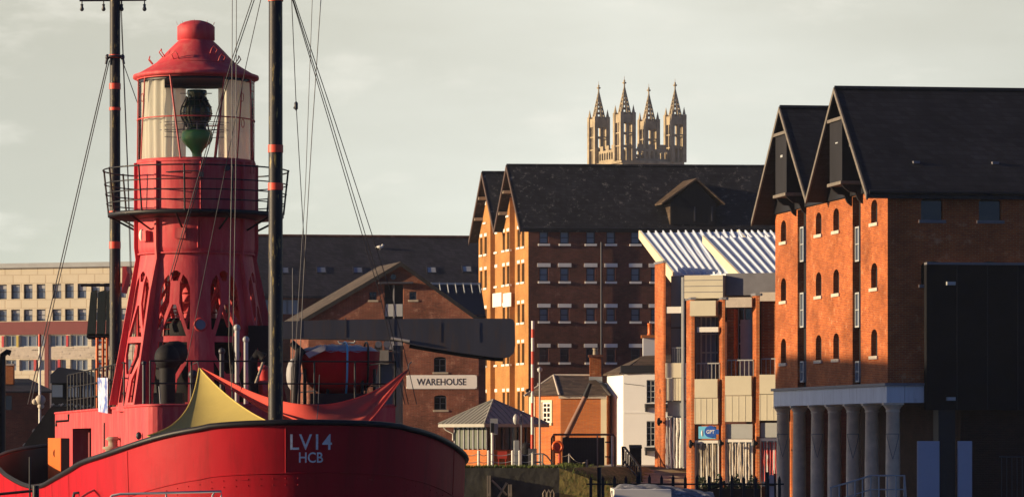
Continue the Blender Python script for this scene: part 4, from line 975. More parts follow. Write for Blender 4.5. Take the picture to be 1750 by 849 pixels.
t.tube([TP(9.5, TR(101.5), TZ(283)), TP(9.5, TR(101.5), TZ(366))], .014, 5); t.tube([TP(9.5, TR(100.8), TZ(380)), TP(9.5, TR(100.8), TZ(428))], .018, 5); t.tube([TP(7.0, TR(100.8), TZ(380)), TP(7.0, TR(100.8), TZ(428))], .018, 5)
part(tower, 'seam_bands', t, M['red'])
for th in (-75, -35, 55, 100, 145, 190, 235):
    q = MB(); tang = V((math.cos(math.radians(th)), math.sin(math.radians(th)), 0)) * .05
    ys = [281, 366, 378, 425, 445, 500, 560, 620, 692]
    def fo(y): return TR(101) + (.07 if y < 430 else .06) + (0 if y < 440 else (y - 440) * .00062)
    def fo2(y): return fo(y) if y < 440 else TR(101 + (y - 430) * .215) + (.06 if th == -35 else 0) * min(1, (y - 440) / 60) - (TR((y - 440) * .032) if th == -75 else 0)
    for (ya, yb) in zip(ys, ys[1:]):
        if ya == 366: continue
        pa = [TP(th, shr(ya) - .03, TZ(ya)), TP(th, fo2(ya), TZ(ya)), TP(th, fo2(yb), TZ(yb)), TP(th, shr(yb) - .03, TZ(yb))]
        q.prism([p - tang * .5 for p in pa], tang)
    part(tower, 'fin', q, M['red'])
# inside: trunk, ladder, pipes
t = MB(); t.lathe([(.42, TZ(703)), (.42, TZ(440))], TC, 24)
t.tube([TC + V((-.75, -.35, TZ(700))), TC + V((-.5, -.2, TZ(450)))], .05, 8); t.tube([TC + V((.7, -.3, TZ(700))), TC + V((.45, -.2, TZ(450)))], .05, 8); t.tube([TC + V((-.1, -.9, TZ(700))), TC + V((.1, -.5, TZ(450)))], .04, 8)
for y_ in range(470, 700, 16): t.lathe([(.42, TZ(y_) - .02), (.5, TZ(y_)), (.42, TZ(y_) + .02)], TC, 20)
part(tower, 'inner_trunk', t, M['red'])
t = MB()
for dx in (-.16, .16): t.tube([TC + V((-.55 + dx, -.75, TZ(703))), TC + V((-.4 + dx, -.45, TZ(450)))], .018, 5)
for k in range(22): f = k / 22; c = V((-.55 + .15 * f, -.75 + .3 * f, TZ(700) + (TZ(450) - TZ(700)) * f)); t.tube([TC + c - V((.16, 0, 0)), TC + c + V((.16, 0, 0))], .013, 5)
part(tower, 'ladder', t, M['redD'])
t = MB(); t.lathe([(TR(92), TZ(441)), (0, TZ(441))], TC, 24); part(tower, 'inner_floor', t, M['redD'])
t = MB(); t.lathe([(0, TZ(545)), (.70, TZ(545)), (.78, TZ(556)), (.80, TZ(596)), (1.02, TZ(603)), (1.02, TZ(703))], TC, 32); part(tower, 'dark_core', t, M['blackW'])  # black core added to darken the view into the tower
t = MB()
for k in range(8):
    a0_ = math.radians(k * 45 + 12); t.tube([TC + V((.42 * math.cos(a0_), .42 * math.sin(a0_), TZ(590))), TC + V((1.15 * math.cos(a0_ + .35), 1.15 * math.sin(a0_ + .35), TZ(478)))], .045, 6)
    t.tube([TC + V((.42 * math.cos(a0_), .42 * math.sin(a0_), TZ(470))), TC + V((1.2 * math.cos(a0_ - .3), 1.2 * math.sin(a0_ - .3), TZ(560)))], .04, 6)
part(tower, 'inner_struts', t, M['red'])
# porthole, lamp, hatch
def ring_on(th, y, r, rr, m, name):
    c = TP(th, shr(y) + .01, TZ(y)); n_ = V((math.sin(math.radians(th)), -math.cos(math.radians(th)), .15)).normalized(); a = V((0, 0, 1)).cross(n_).normalized(); b = n_.cross(a)
    return c, n_, a, b
c, n_, a, b = ring_on(9, 558, .1, .02, None, None)
t = MB(); t.tube([c + (a * math.cos(k * PI / 10) + b * math.sin(k * PI / 10)) * .125 for k in range(21)], .022, 6); ph = part(tower, 'porthole', t, M['redD'])
t = MB(); t.add([c + n_ * .004 + (a * math.cos(k * PI / 10) + b * math.sin(k * PI / 10)) * .11 for k in range(20)], [tuple(range(20))]); part(tower, 'porthole_glass', t, M['glassB'])
t = MB(); c = TP(-52, TR(104), TZ(408)); t.ball(c + V((-.05, -.02, .03)), .06, .06, .13, 10, 8); part(tower, 'deck_lamp', t, M['white'])
for th_, y_ in ((-9, 413), (-50, 416)):
    t = MB()
    c = TP(th_, TR(100), TZ(y_)); d_ = V((math.sin(math.radians(th_)), -math.cos(math.radians(th_)), 0)); a = V((d_.y, -d_.x, 0)) * -.12
    t.prism([c - a, c + a, c + a * .9 + V((0, 0, .22)), c - a * .9 + V((0, 0, .22))], d_ * .12); part(tower, 'hood', t, M['red'])
t = MB(); c = TP(36, TR(101), TZ(294)); t.tube([c, c + V((.03, -.1, 0))], .055, 12); part(tower, 'small_vent', t, M['rail'])
t = MB(); c = TP(8, TR(102), TZ(302)); t.tube([TP(-24, TR(103), TZ(301)), TP(-8, TR(105), TZ(300)), TP(8, TR(103), TZ(300))], .012, 5); t.box(c, (.1, 0, 0), (0, -.06, 0), (0, 0, -.1)); part(tower, 'cable_conduit', t, M['rail'])
# gallery
t = MB(); t.lathe([(TR(96), TZ(366)), (TR(150), TZ(366)), (TR(150), TZ(372)), (TR(146), TZ(374)), (TR(96), TZ(377))], TC, 48); gal = part(tower, 'gallery', t, M['black'])
for k in range(10):
    th = -80 + 36 * k; part(tower, 'gallery_bracket', MB().tube([TP(th, TR(148), TZ(372)), TP(th, TR(101), TZ(396))], .022, 6), M['black'])
t = MB(); NG = 48
def gr(f): return TR(150 + 8 * f)
for f, r_ in ((1, .016), (.68, .013), (.45, .013), (.22, .013)):
    z = TZ(366) + (TZ(293) - TZ(366)) * f; t.tube([TP(360 * k / NG, gr(f), z) for k in range(NG + 1)], r_, 6, caps=False)
for k in range(12):
    th = -92 + 30 * k; t.tube([TP(th, gr(0), TZ(368)), TP(th, gr(1), TZ(292))], .02, 6); 
    for f in (.45, .68, 1): t.ball(TP(th, gr(f), TZ(366) + (TZ(293) - TZ(366)) * f), .028, n=6, m=4)
part(tower, 'gallery_railing', t, M['black'])
# lantern
t = MB(); t.lathe([(TR(98.5), TZ(279)), (TR(98.5), TZ(136))], TC, 72); part(tower, 'lantern_glass', t, M['clear'])
t = MB()
prof = [(107, 136), (107.5, 133), (107, 130.5), (98, 127.5), (92, 124), (80, 117), (68, 109), (58, 99), (48, 88), (38, 78), (31.5, 72), (30, 71), (30, 69.5), (32, 69), (32, 46.5), (30.5, 45), (27, 42), (20, 38.5), (11, 36), (0, 35)]
t.lathe([(TR(90), TZ(137.5))] + [(TR(r), TZ(y)) for r, y in prof], TC, 72); lr_ = part(tower, 'lantern_roof', t, M['red'])
t = MB(); t.lathe([(TR(97), TZ(143)), (TR(97), TZ(136)), (TR(30), TZ(128)), (0, TZ(128))], TC, 48); part(tower, 'lantern_ceiling', t, M['black'])
t = MB()
for a, y_, r_ in ((-62, 101, 59), (-78, 112, 74), (-25, 108, 66), (35, 98, 56), (40, 112, 72), (72, 112, 74)):
    c = TP(a, TR(r_), TZ(y_)); d_ = V((math.sin(math.radians(a)), -math.cos(math.radians(a)), 0)); s_ = V((-d_.y, d_.x, 0))
    t.tube([c - s_ * .06, c - s_ * .07 + d_ * .08 + V((0, 0, .1)), c + V((0, 0, .17)) + d_ * .06, c + s_ * .07 + d_ * .08 + V((0, 0, .1)), c + s_ * .06], .012, 5)
t.tube([TP(-25 + 5 * k, TR(72), TZ(111.5)) for k in range(17)], .01, 5)
for k in range(9):
    a = k * 40; t.tube([TP(a, TR(31), TZ(44)), TP(a, TR(33 + (k % 2)), TZ(37 + (k % 3)))], .004, 3)
part(tower, 'grab_handles', t, M['redD'])
bars_ = MB()
def th_px(px, R=99.5): return math.degrees(math.asin(max(-1, min(1, (px - 335) / R))))
def gb_(pa, pb, ya=137, yb=278, back=False, r_=.016):
    a, b = th_px(pa), th_px(pb)
    if back: a, b = 180 - a, 180 - b
    bars_.tube([TP(a + (b - a) * k / 6, TR(100), TZ(ya + (yb - ya) * k / 6)) for k in range(7)], r_, 5)
gb_(300, 318, r_=.022); gb_(254, 246); gb_(240, 237); gb_(390, 376, r_=.02); gb_(429, 433); gb_(418, 410); 
gb_(372, 356, back=True); gb_(300, 282, back=True); gb_(268, 256, back=True); gb_(410, 398, back=True)
for y_ in (207, 138.5, 277): bars_.lathe([(TR(99.4), TZ(y_ + 1)), (TR(101), TZ(y_ + 1)), (TR(101), TZ(y_ - 1)), (TR(99.4), TZ(y_ - 1))], TC, 64)
for dx in (0, 7):
    bars_.tube([TP(66 + dx, TR(106), TZ(142)), TP(66 + dx, TR(106), TZ(300))], .012, 5)
for y_ in range(146, 300, 14): bars_.tube([TP(66, TR(106), TZ(y_)), TP(73, TR(106), TZ(y_))], .01, 5)
for px_, py_ in ((250, 172), (417, 172), (418, 216)):
    a_ = th_px(px_); c = TP(a_, TR(101), TZ(py_)); tn = V((math.cos(math.radians(a_)), math.sin(math.radians(a_)), 0))
    bars_.tube([c + tn * .05 * math.cos(k * PI / 6) + V((0, 0, .09 * math.sin(k * PI / 6))) for k in range(13)], .008, 4)
part(tower, 'lantern_glazing_bars', bars_, M['redD'])
t = MB()
for y_, r_ in ((216, 88), (220, 86), (229, 88)): t.lathe([(TR(r_ - 1), TZ(y_)), (TR(r_), TZ(y_ - .6)), (TR(r_ - 1), TZ(y_ - 1.2)), (TR(r_ - 2), TZ(y_ - .6))], TC, 48)
part(tower, 'inner_rings', t, M['grey'])
for (a0, a1) in ((-86, -30), (36, 86), (196, 240), (122, 160)):
    t = MB(); rows = []
    n = int((a1 - a0) / 1.2)
    for j in range(9):
        y_ = 143 + (277 - 143) * j / 8; row = []
        for k in range(n + 1):
            a = a0 + (a1 - a0) * k / n; ed = 0
            if a1 in (-24,): a -= (k / n) * 6 * math.sin(j / 8 * PI) * -.4
            row.append(TP(a, TR(90 + 2.2 * math.sin(a * .55 + .25 * math.sin(j * .5)) + 1.2 * math.sin(a * .23 + 1)), TZ(y_)))
        rows.append(row)
    part(tower, 'curtain', t.grid(rows), M['curtain'])
def lathepx(prof, m, name, nn=40):
    return part(tower, name, MB().lathe([(TR(r), TZ(y)) for r, y in prof], TC + V((.02, 0, 0)), nn), m)
lathepx([(0, 154), (16, 154.5), (17, 157), (16.5, 163), (13.5, 165), (15, 169), (19, 174), (23.5, 182), (25.5, 190), (25.5, 197), (23, 204), (18.5, 211), (15, 217), (14.5, 221), (0, 221)], M['lens'], 'lens')
t = MB()
for k in range(16):
    a = k * 22.5
    t.tube([TP(a, TR(r + .6), TZ(y)) for r, y in ((16, 165), (19.5, 174), (24, 182), (26, 190), (26, 197), (23.5, 204), (19, 211), (15.5, 218))], .012, 5)
for y_, r_ in ((173, 19.5), (184, 25), (195, 26.3), (205, 23.5)): t.lathe([(TR(r_), TZ(y_)), (TR(r_ + 1), TZ(y_ - .8)), (TR(r_), TZ(y_ - 1.6))], TC + V((.02, 0, 0)), 40)
part(tower, 'lens_frame', t, M['black'])
lathepx([(0, 221), (15, 221.5), (24, 224), (26.5, 229), (27, 236), (25, 242), (19, 249), (12.5, 255), (8.5, 262), (8, 270), (12, 274), (24, 275), (26, 279), (0, 279)], M['green'], 'lens_pedestal')
t = MB()
for k in range(8):
    a = k * 45 + 10; t.tube([TP(a, TR(20), TZ(212)), TP(a, TR(22), TZ(226))], .018, 5)
t.tube([TP(-90, TR(27), TZ(160)), TP(90, TR(27), TZ(160))], .01, 5); part(tower, 'lens_posts', t, M['grey'])
# ---- masts
def mast(name, px, d, ytop, zbot, r, bands, label):
    c = V((*P(px, 0, d).xy, 0)); t = MB(); zt_ = ZY(ytop, d)
    t.tube([V((c.x, c.y, zbot + (zt_ - zbot) * k / 8)) for k in range(9)], [r * (1.04 - .1 * k / 8) for k in range(9)], 20); m_ = part(ship, name, t, M['mast'], label)
    for y0, y1 in bands:
        t = MB(); t.tube([V((c.x, c.y, ZY(y1, d))), V((c.x, c.y, ZY(y0, d)))], r * 1.03 + .004, 20); part(m_, 'painted_band', t, M['band'])
    return m_, c
mA, cA = mast('mast', 196.5, 80, -60, ZT, .125, ((143, 153), (94, 100), (184, 189), (361, 371), (413, 425)), 'black mast with a crosstree behind the lantern')
mB, cB = mast('mast', 471, 64, -60, rimz(2.5) - .95, .132, ((-20, 3), (248, 261), (313, 325)), 'thick black mast on the near end')
t = MB(); t.tube([P(136, 1, 80), P(250, 0, 80)], .03, 6); ct_ = part(mA, 'crosstree', t, M['rail'])
for px in (140, 177, 208, 247):
    t = MB(); c = P(px, 2, 80); t.tube([c, c + V((0, 0, -.08))], .014, 5); t.lathe([(0, -.06), (.035, -.08), (.028, -.13), (.05, -.19), (.03, -.23), (0, -.24)], c, 8); part(mA, 'hanging_insulator', t, M['rail'])
t = MB(); t.lathe([(.13, ZY(99, 80)), (.2, ZY(99, 80)), (.2, ZY(96, 80)), (.13, ZY(96, 80))], cA, 16)
for sx in (-1, 1): c = P(196.5 + sx * 13, 98, 79.9); t.ball(c, .05, .05, .07, 8, 6); t.tube([c, c + V((sx * .03, 0, -.16))], .03, 6)
part(mA, 'shroud_collar', t, M['rail'])
# ---- rigging
def stay(pts, r=.009, m='ropeD', name='stay'): part(ship, name, MB().tube(pts, r, 5), M[m])
stay([P(184, 104, 80), P(48, 690, 88)], .014); stay([P(187, 104, 80), P(53, 690, 87.5)], .012)
stay([P(209, 104, 80), P(238, 185, 81), P(330, 440, 86)], .01); stay([P(206, -20, 80), P(219, 300, 82), P(232, 690, 84)], .01); stay([P(210, 104, 79), P(218, 300, 78), P(229, 700, 76)], .008)
stay([P(204, -20, 80), P(214, 180, 80)], .006)
for o_ in (0, 4): stay([P(434 + o_, -10, 65), P(397 + o_, 100, 66), P(288 + o_, 480, 69)], .009)
stay([P(448, -10, 64.5), P(421, 110, 66), P(318, 625, 70.4)], .008)
for o_ in (0, 7): stay([P(397 + o_, -20, 66), P(396 + o_, 300, 66), P(391 + o_, 590, 67), P(396 + o_ * 2.5, 668, 68)], .008, 'rope')
for o_, e_ in ((0, 0), (4, 6), (10, 20)): stay([P(496 + o_ * .3, -12, 65), P(560 + o_, 200, 68), P(648 + e_, 500, 72), P(692 + e_, 690, 74.5)], .009)
stay([P(549, -10, 68), P(533, 230, 69), P(519, 470, 70), P(509, 690, 71)], .009, 'rope'); stay([P(534, -10, 68), P(522, 320, 69), P(512, 480, 70), P(500, 690, 71)], .007, 'rope')
stay([P(498, -10, 65), P(506, 178, 66), P(520, 420, 68), P(522, 470, 69)], .008); stay([P(500, 458, 70), P(500, 690, 71)], .009, 'rope')
t = MB(); t.lathe([(0, -.12), (.035, -.08), (.035, .03), (0, .07)], P(506, 179, 66), 8); t.tube([P(506, 178, 66), P(502, 186, 66)], .015, 5); part(ship, 'rigging_block', t, M['rail'])
# ---- ventilators and deck gear
def at_deck(px, d): return V((*P(px, 0, d).xy, ZT))
D = 71.2
t = MB(); t.tube([V((P(286, 0, D).x, D, ZT)), P(286, 650, D), P(286, 622, D), P(288, 609, D + .05), P(296, 603, D + .15), P(303, 603, D + .3)], [.17, .165, .17, .25, .25, .25], 20); t.ball(P(286, 611, D), .265, .26, .28, 20, 12)
part(ship, 'cowl_ventilator', t, M['blackW'])
t = MB(); t.box(at_deck(262, 71.6), (.6, 0, 0), (0, .5, 0), (0, 0, .28)); part(ship, 'ventilator_base', t, M['black'])
for px, y0, r_ in ((246, 620, .035), (379, 600, .05), (405, 560, .05), (420, 580, .05), (330, 640, .07)):
    c = at_deck(px, 72.4); t = MB(); t.tube([c, V((c.x, c.y, ZY(y0, 72.4)))], r_, 8); t.ball(V((c.x, c.y, ZY(y0, 72.4))), r_ * 1.5, n=8, m=6); part(ship, 'vent_pipe', t, M['greyL'] if px > 400 else M['rail'])
t = MB(); c = P(424, 640, 74); t.box(V((c.x, 74, ZT)), (.62, 0, 0), (0, 1, 0), (0, 0, ZY(556, 74) - ZT)); part(ship, 'deck_locker', t, M['blackW'])
t = MB(); t.tube([P(434, 690, 71.5), P(432, 618, 71.5), P(440, 604, 71.5), P(450, 612, 71.5)], [.1, .1, .09, .12], 10); part(ship, 'cowl_ventilator', t, M['blackW'])
t = MB(); t.tube([P(437, 655, 71), P(450, 618, 71.2)], .03, 6); part(ship, 'lever', t, M['timber'])
t = MB(); t.tube([P(440, 668, 71.6), P(462, 668, 71.8)], .22, 14); t.lathe([(.1, -.1), (.1, .65), (.18, .75), (0, .8)], P(452, 690, 72), 10); part(ship, 'winch', t, M['redD'])
t = MB(); t.tube([P(505, 690, 73), P(506, 628, 73), P(512, 600, 73.4)], [.1, .1, .08], 8); t.tube([P(498, 585, 73.5), P(520, 605, 73.5)], .07, 8); part(ship, 'davit', t, M['blackW'])
t = MB(); t.prism([P(521, 603, 74), P(528, 611, 74), P(556, 598, 74), P(556, 588, 74)], (0, .7, .0)); t.ball(P(502, 640, 73.6), .16, .16, .35, 10, 8); part(ship, 'canvas_cover', t, M['tarpL'])
t = MB()
for px in (521, 560, 619, 640): c = at_deck(px, 74.6); t.tube([c, V((c.x, c.y, ZY(630, 74.6)))], .035, 6)
t.box(at_deck(530, 74.2), (1.35, 0, 0), (0, 1.4, 0), (0, 0, .3)); part(ship, 'boat_cradle', t, M['black'])
# signal frame hung off the aft mast: bar, dark green screens, orange ladder
D = 82
t = MB(); t.tube([P(138, 487, D), P(236, 487, D)], .035, 6); t.tube([P(193, 487, D + .1), P(193, 577, D + .1)], .03, 6); t.tube([P(148, 575, D), P(206, 575, D)], .03, 6); t.box(P(150, 579, D), (.75, 0, 0), (0, .3, 0), (0, 0, .12)); sf_ = part(ship, 'signal_frame', t, M['black'])
for (x0, x1, x2, x3) in ((155, 165, 162, 148), (167, 181, 178, 165), (182, 189, 187, 181), (191, 206, 207, 190)):
    t = MB(); t.prism([P(x0, 499, D), P(x1, 495, D), P(x2, 573, D), P(x3, 574, D)], (0, .2, 0)); part(sf_, 'screen', t, mat('dark_green_screen', (.03, .045, .035), .5, var=.3))
t = MB()
for px in (166, 176, 183): t.tube([P(px, 577, D - .3), P(px, 712, D - .3)], .035, 6)
for y_ in range(585, 710, 12): t.tube([P(166, y_, D - .3), P(183, y_, D - .3)], .02, 5)
part(ship, 'orange_ladder', t, M['orange'])
t = MB(); t.prism([P(209, 455, 79.5), P(216, 455, 79.5), P(218, 466, 79.5), P(208, 500, 79.5)], (.05, .6, 0)); part(ship, 'red_vane', t, M['red'])

# ================================================================ lifeboat on the cradle
bc = P(581, 634, 75); bu = V((.99, .12, 0)).normalized(); bv = V((-bu.y, bu.x, 0))
lb_ = thing('lifeboat', 'small red round-hulled boat strapped under a pale cover beside the lightship mast', 'boat', V((bc.x, bc.y, bc.z - .58)))
rows = []
for i in range(21):
    f = -1 + 2 * i / 20; x = f * .86; k = math.sqrt(max(0, 1 - abs(f) ** 2.0)); row = []
    for j in range(15):
        q = PI * j / 14; row.append(bc + bu * x + bv * (.75 * k * math.cos(q)) + V((0, 0, .42 - (.98 * (k ** .7)) * math.sin(q) ** .8)))
    rows.append(row)
hl = part(lb_, 'hull', MB().grid(rows), M['hull'])
rows = []
for i in range(21):
    f = -1 + 2 * i / 20; x = f * .84; k = math.sqrt(max(0, 1 - abs(f) ** 2.0)); row = []
    for j in range(11):
        q = PI * j / 10; row.append(bc + bu * x + bv * (.76 * k * math.cos(q)) + V((0, 0, .40 + .17 * k * math.sin(q) + .02 * math.sin(i * 1.9 + j))))
    rows.append(row)
part(lb_, 'cover', MB().grid(rows), M['tarpL'])
for xx in (.10, .56):
    k = math.sqrt(1 - abs(xx / .86) ** 2.0); t = MB()
    t.tube([bc + bu * xx + bv * (.78 * k * math.cos(q)) + V((0, 0, .42 - (1.0 * (k ** .7)) * max(0, math.sin(q)) ** .8 if q <= PI else .42 + .2 * abs(math.sin(q)))) for q in [2 * PI * j / 36 for j in range(37)]], .022, 6, caps=False); part(lb_, 'strap', t, M['blueL'] if xx < .3 else M['black'])

# lashings of the sails
stay([P(340, 629, 70), P(338, 618, 70.6), P(330, 622, 71)], .012); stay([P(697, 631, 70), P(699, 622, 70.6), P(703, 618, 71)], .012); stay([P(541, 724, 63.7), P(544, 690, 64.2), P(546, 640, 65)], .008); stay([P(277, 722, 70.3), P(272, 660, 71)], .015, 'rope')
# ================================================================ shade sails
def bez(pts, n):
    out = []
    for i in range(n + 1):
        f = i / n; q = [V(p) for p in pts]
        while len(q) > 1: q = [a.lerp(b, f) for a, b in zip(q, q[1:])]
        out.append(q[0])
    return out
def sail(name, rows, m, label, cat, org):
    t = MB(); n = len(rows[0]); t.grid(rows); back = [[p + V((0, .008, 0)) for p in r] for r in rows]
    mb2 = MB().grid(back); mb2.f = [f[::-1] for f in mb2.f]; t.add(mb2.v, mb2.f, True)
    def edge(sel): t.add(sel + [p + V((0, .008, 0)) for p in sel], [(i, i + 1, i + 1 + len(sel), i + len(sel)) for i in range(len(sel) - 1)])
    edge(rows[0]); edge(rows[-1]); edge([r[0] for r in rows]); edge([r[-1] for r in rows])
    hem = [rows[0], rows[-1], [r[0] for r in rows], [r[-1] for r in rows]]
    for e_ in hem:
        if (e_[0] - e_[-1]).length > .05: t.tube(e_, .013, 5)
    return single(name, t, M[m], label, cat, org=org)
n = 24
lft = bez([P(340, 629, 70), P(331, 690, 67.6), P(316, 726, 65), P(252, 744, 63)], n)
rgt = bez([P(341.5, 629, 70), P(375, 668, 68), P(420, 705, 65), P(468, 724, 63.6)], n)
rows = []
for i in range(n + 1):
    f = i / n; sag = V((.0, -.55 * f * (1 - f * .3), -.25 * f))
    mid = (lft[i] + rgt[i]) / 2 + sag; rows.append([lft[i] * (1 - u) ** 2 + (mid * 2 - (lft[i] + rgt[i]) / 2) * 2 * u * (1 - u) + rgt[i] * u * u if False else lft[i].lerp(rgt[i], u) + sag * (4 * u * (1 - u)) for u in [k / 20 for k in range(21)]])
sail('shade_sail', rows, 'yellow', 'yellow triangular shade sail stretched low in front of the red tower', 'shade sail', P(340, 629, 70))
def poly_at(pts, n):
    """resample a smooth curve through points"""
    out = []; m = len(pts)
    for i in range(n + 1):
        x = i / n * (m - 1); k = min(int(x), m - 2); f = x - k
        p0, p1, p2, p3 = pts[max(k - 1, 0)], pts[k], pts[k + 1], pts[min(k + 2, m - 1)]
        out.append(.5 * ((2 * p1) + (p2 - p0) * f + (2 * p0 - 5 * p1 + 4 * p2 - p3) * f * f + (3 * p1 - p0 - 3 * p2 + p3) * f ** 3))
    return out
upp = poly_at([P(345, 629, 70), P(395, 654, 68.5), P(445, 676, 67), P(495, 689, 65.9), P(545, 692, 65.8), P(595, 683, 66.8), P(645, 664, 68.3), P(697, 631, 70)], 42)
lwr = poly_at([P(344, 631, 70), P(390, 661, 68.5), P(440, 690, 66.9), P(492, 710, 65.3), P(542, 726, 63.8), P(596, 738, 63.4), P(636, 716, 65.5), P(697, 634, 70)], 42)
rows = []
for i in range(43):
    f = i / 42
    rows.append([upp[i].lerp(lwr[i], u) + V((0, 0, -.22 * 4 * u * (1 - u) * math.sin(PI * f) ** 2 + .014 * math.sin(u * 15 + f * 6) * min(1, f * 2))) for u in [k / 18 for k in range(19)]])
sail('shade_sail', rows, 'redC', 'red shade sail slung in a low curve before the lifeboat', 'shade sail', P(697, 632, 70))

# ================================================================ long lifting-bridge beam on its steel tower
D = 112; bo = P(665, 600, D)
br_ = thing('bridge_beam', 'huge dark grey steel bridge beam on a braced tower across the gabled warehouse', 'bridge', V((bo.x, bo.y, -3)))
t = MB(); pr = [(414, 550), (480, 549), (560, 546.5), (660, 545), (760, 544), (872, 544), (877, 546), (880, 552), (880.5, 590), (878, 602), (871, 608.5), (860, 611), (846, 610.5), (790, 603), (740, 595), (700, 588), (686, 583), (660, 581), (560, 579), (480, 578), (414, 578)]
t.prism([P(a, b, D) for a, b in pr], (0, .9, 0)); gd = part(br_, 'beam', t, M['beam'])
t = MB(); low = [(700, 588), (740, 595), (790, 603), (846, 610.5), (860, 611)]
t.tube([P(a, b + 1, D + .45) for a, b in low], .10, 6); part(gd, 'lower_flange', t, M['black'])
t = MB(); t.tube([P(668, 577.5, D - .1), P(700, 583, D - .1)], .05, 6); part(gd, 'highlight_strip', t, M['stone'])  # pale strip painting in the highlight under the beam
t = MB()
for px in (448, 512, 590, 672, 752, 818): t.box(P(px, 576 if px < 680 else 584, D) + V((0, -.012, 0)), (.035, 0, 0), (0, .01, 0), (0, 0, .62))
part(gd, 'plate_joints', t, M['beam'])
t = MB(); t.tube([P(578, 582, D - .1), P(580, 586, D - .1), P(605, 586, D - .1), P(607, 582, D - .1)], .03, 5); part(gd, 'bracket_rod', t, M['greyL'])
for px in (647, 661):
    t = MB(); c = P(px, 588, D - .35); t.tube([c, c + V((0, .3, 0))], .11, 12); part(br_, 'pulley', t, M['grey'])
t = MB(); c = P(649, 622, D - .3)
t.box(c, (.28, 0, 0), (0, .25, 0), (0, 0, .45)); part(br_, 'junction_box', t, M['timber'])
for x0, x1, dd in ((640, 650, 0), (672, 685, 0), (646, 653, 1.5), (678, 688, 1.5)):
    t = MB(); a = P(x0, 590, D + dd); b = P(x1, 590, D + dd); t.box(V((a.x, a.y, -3.1)), b - a, (0, .3, 0), (0, 0, a.z + 3.1)); part(br_, 'leg', t, M['beam'])
t = MB(); a = P(648, 700, D + .3)
t.box(V((P(651, 0, D).x, D + .25, -1)), V((P(671, 0, D).x - P(651, 0, D).x, 0, 0)), (0, .06, 0), (0, 0, ZY(600, D) + 1)); part(br_, 'web_plate', t, M['grey'])
t = MB(); t.tube([P(645, 600, D + 1.6), P(684, 700, D + 1.6)], .07, 6); t.tube([P(684, 600, D + 1.6), P(645, 700, D + 1.6)], .07, 6); part(br_, 'cross_brace', t, M['beam'])
t = MB(); t.bx(bo.x - 1.6, bo.x + 1.6, D - 1, D + 2.6, -6, -1.2); single('bridge_pier', t, M['quay'], 'concrete pier in the dock under the steel bridge tower', 'pier')

# ================================================================ office block far left
D = 262; fu = V((.955, -.297, 0)).normalized(); fi = V((.297, .955, 0)).normalized()
Oo = V((*P(-60, 0, D + 2).xy, 0)); ob = thing('office_block', 'cream panelled office block with rows of windows and a maroon band, far left', 'office', Oo)
def so(px): return s_at(px, Oo, fu)
def dpx(px): p = Oo + fu * so(px); return p.y
dm_ = dpx(90)
holes = []; row = []
def zo(y): return ZY(y, dm_)
wins = []
pxs = [-16, 4, 26.5, 48, 70, 97, 118.5, 140, 163, 185, 208, 230, 252]
for y0, y1 in ((485, 510), (528, 548)):
    for px in pxs:
        a, b = so(px - 7.5), so(px + 7.5); h = rectp(a, b, zo(y1), zo(y0)); holes.append(h); wins.append((h, 1))
for y0, y1 in ((572, 592), (614, 633)):
    for pa, pb in ((-40, -6), (9, 28), (33, 76), (84, 113), (120, 150), (156, 176), (182, 225), (230, 250)):
        h = rectp(so(pa), so(pb), zo(y1), zo(y0)); holes.append(h); wins.append((h, 2))
LO = so(262); t = MB(); wall(t, Oo, fu, fi, rectp(0, LO, 0, zo(452)), holes, .25)
t.poly([at(Oo, fu, fi, LO, 0), at(Oo, fu, fi, LO, 0, 14), at(Oo, fu, fi, LO, zo(452), 14), at(Oo, fu, fi, LO, zo(452))]); t.poly([at(Oo, fu, fi, 0, 0), at(Oo, fu, fi, 0, 0, 14), at(Oo, fu, fi, 0, zo(452), 14), at(Oo, fu, fi, 0, zo(452))])
t.poly([at(Oo, fu, fi, 0, zo(452)), at(Oo, fu, fi, LO, zo(452)), at(Oo, fu, fi, LO, zo(452), 14), at(Oo, fu, fi, 0, zo(452), 14)])
pm = brick('cream_panels', (.70, .62, .47), (.66, .59, .45), (.55, .46, .33), .62, .62, .06, msize=.02); part(ob, 'wall', t, pm)
part(ob, 'parapet', wbox(Oo, fu, fi, -.1, LO + .1, zo(457), zo(449), -.25, 14.2), M['greyL'])
for n_, (h, k) in enumerate(wins):
    w_ = part(ob, 'window', pane(Oo, fu, fi, h, .2), M['glassB']); s0, s1, z0, z1 = h[0][0], h[1][0], h[0][1], h[2][1]
    part(w_, 'frame', bars(Oo, fu, fi, s0, s1, z0, z1, 1 if k == 1 else 2 if s1 - s0 < 1.1 else 3, 1 if k == 2 else 2, .07, .12, .19), M['rail'] if k == 1 else M['greyL'])
    if k == 1:
        q = MB(); rr_ = random.Random(n_); hgt = (z1 - z0) * rr_.choice((.15, .3, .5, .8)); wb(q, Oo, fu, fi, s0 + .07, s1 - .07, z1 - hgt, z1 - .07, .165, .19); part(w_, 'blind', q, M['tarpL'])
part(ob, 'maroon_band', wbox(Oo, fu, fi, -.02, LO + .02, zo(571), zo(549), -.08, -.003), M['officeB'])
for pa, pb in ((77, 83.5),): part(ob, 'maroon_column', wbox(Oo, fu, fi, so(pa), so(pb), 0, zo(571) - .003, -.1, -.003), M['officeB'])
for px, m_ in ((5, 'red'), (30, 'yellow'), (115, 'red'), (60, 'red'), (101, 'red')):
    y0, y1 = (573, 592) if px not in (60, 101) else (614, 633); part(ob, 'colour_panel', wbox(Oo, fu, fi, so(px) - .09, so(px) + .09, zo(y1), zo(y0), -.05, .1), M[m_])
q = MB(); rr_ = random.Random(3)
wb(q, Oo, fu, fi, 0, LO, zo(612.5), zo(593), -.012, -.001)
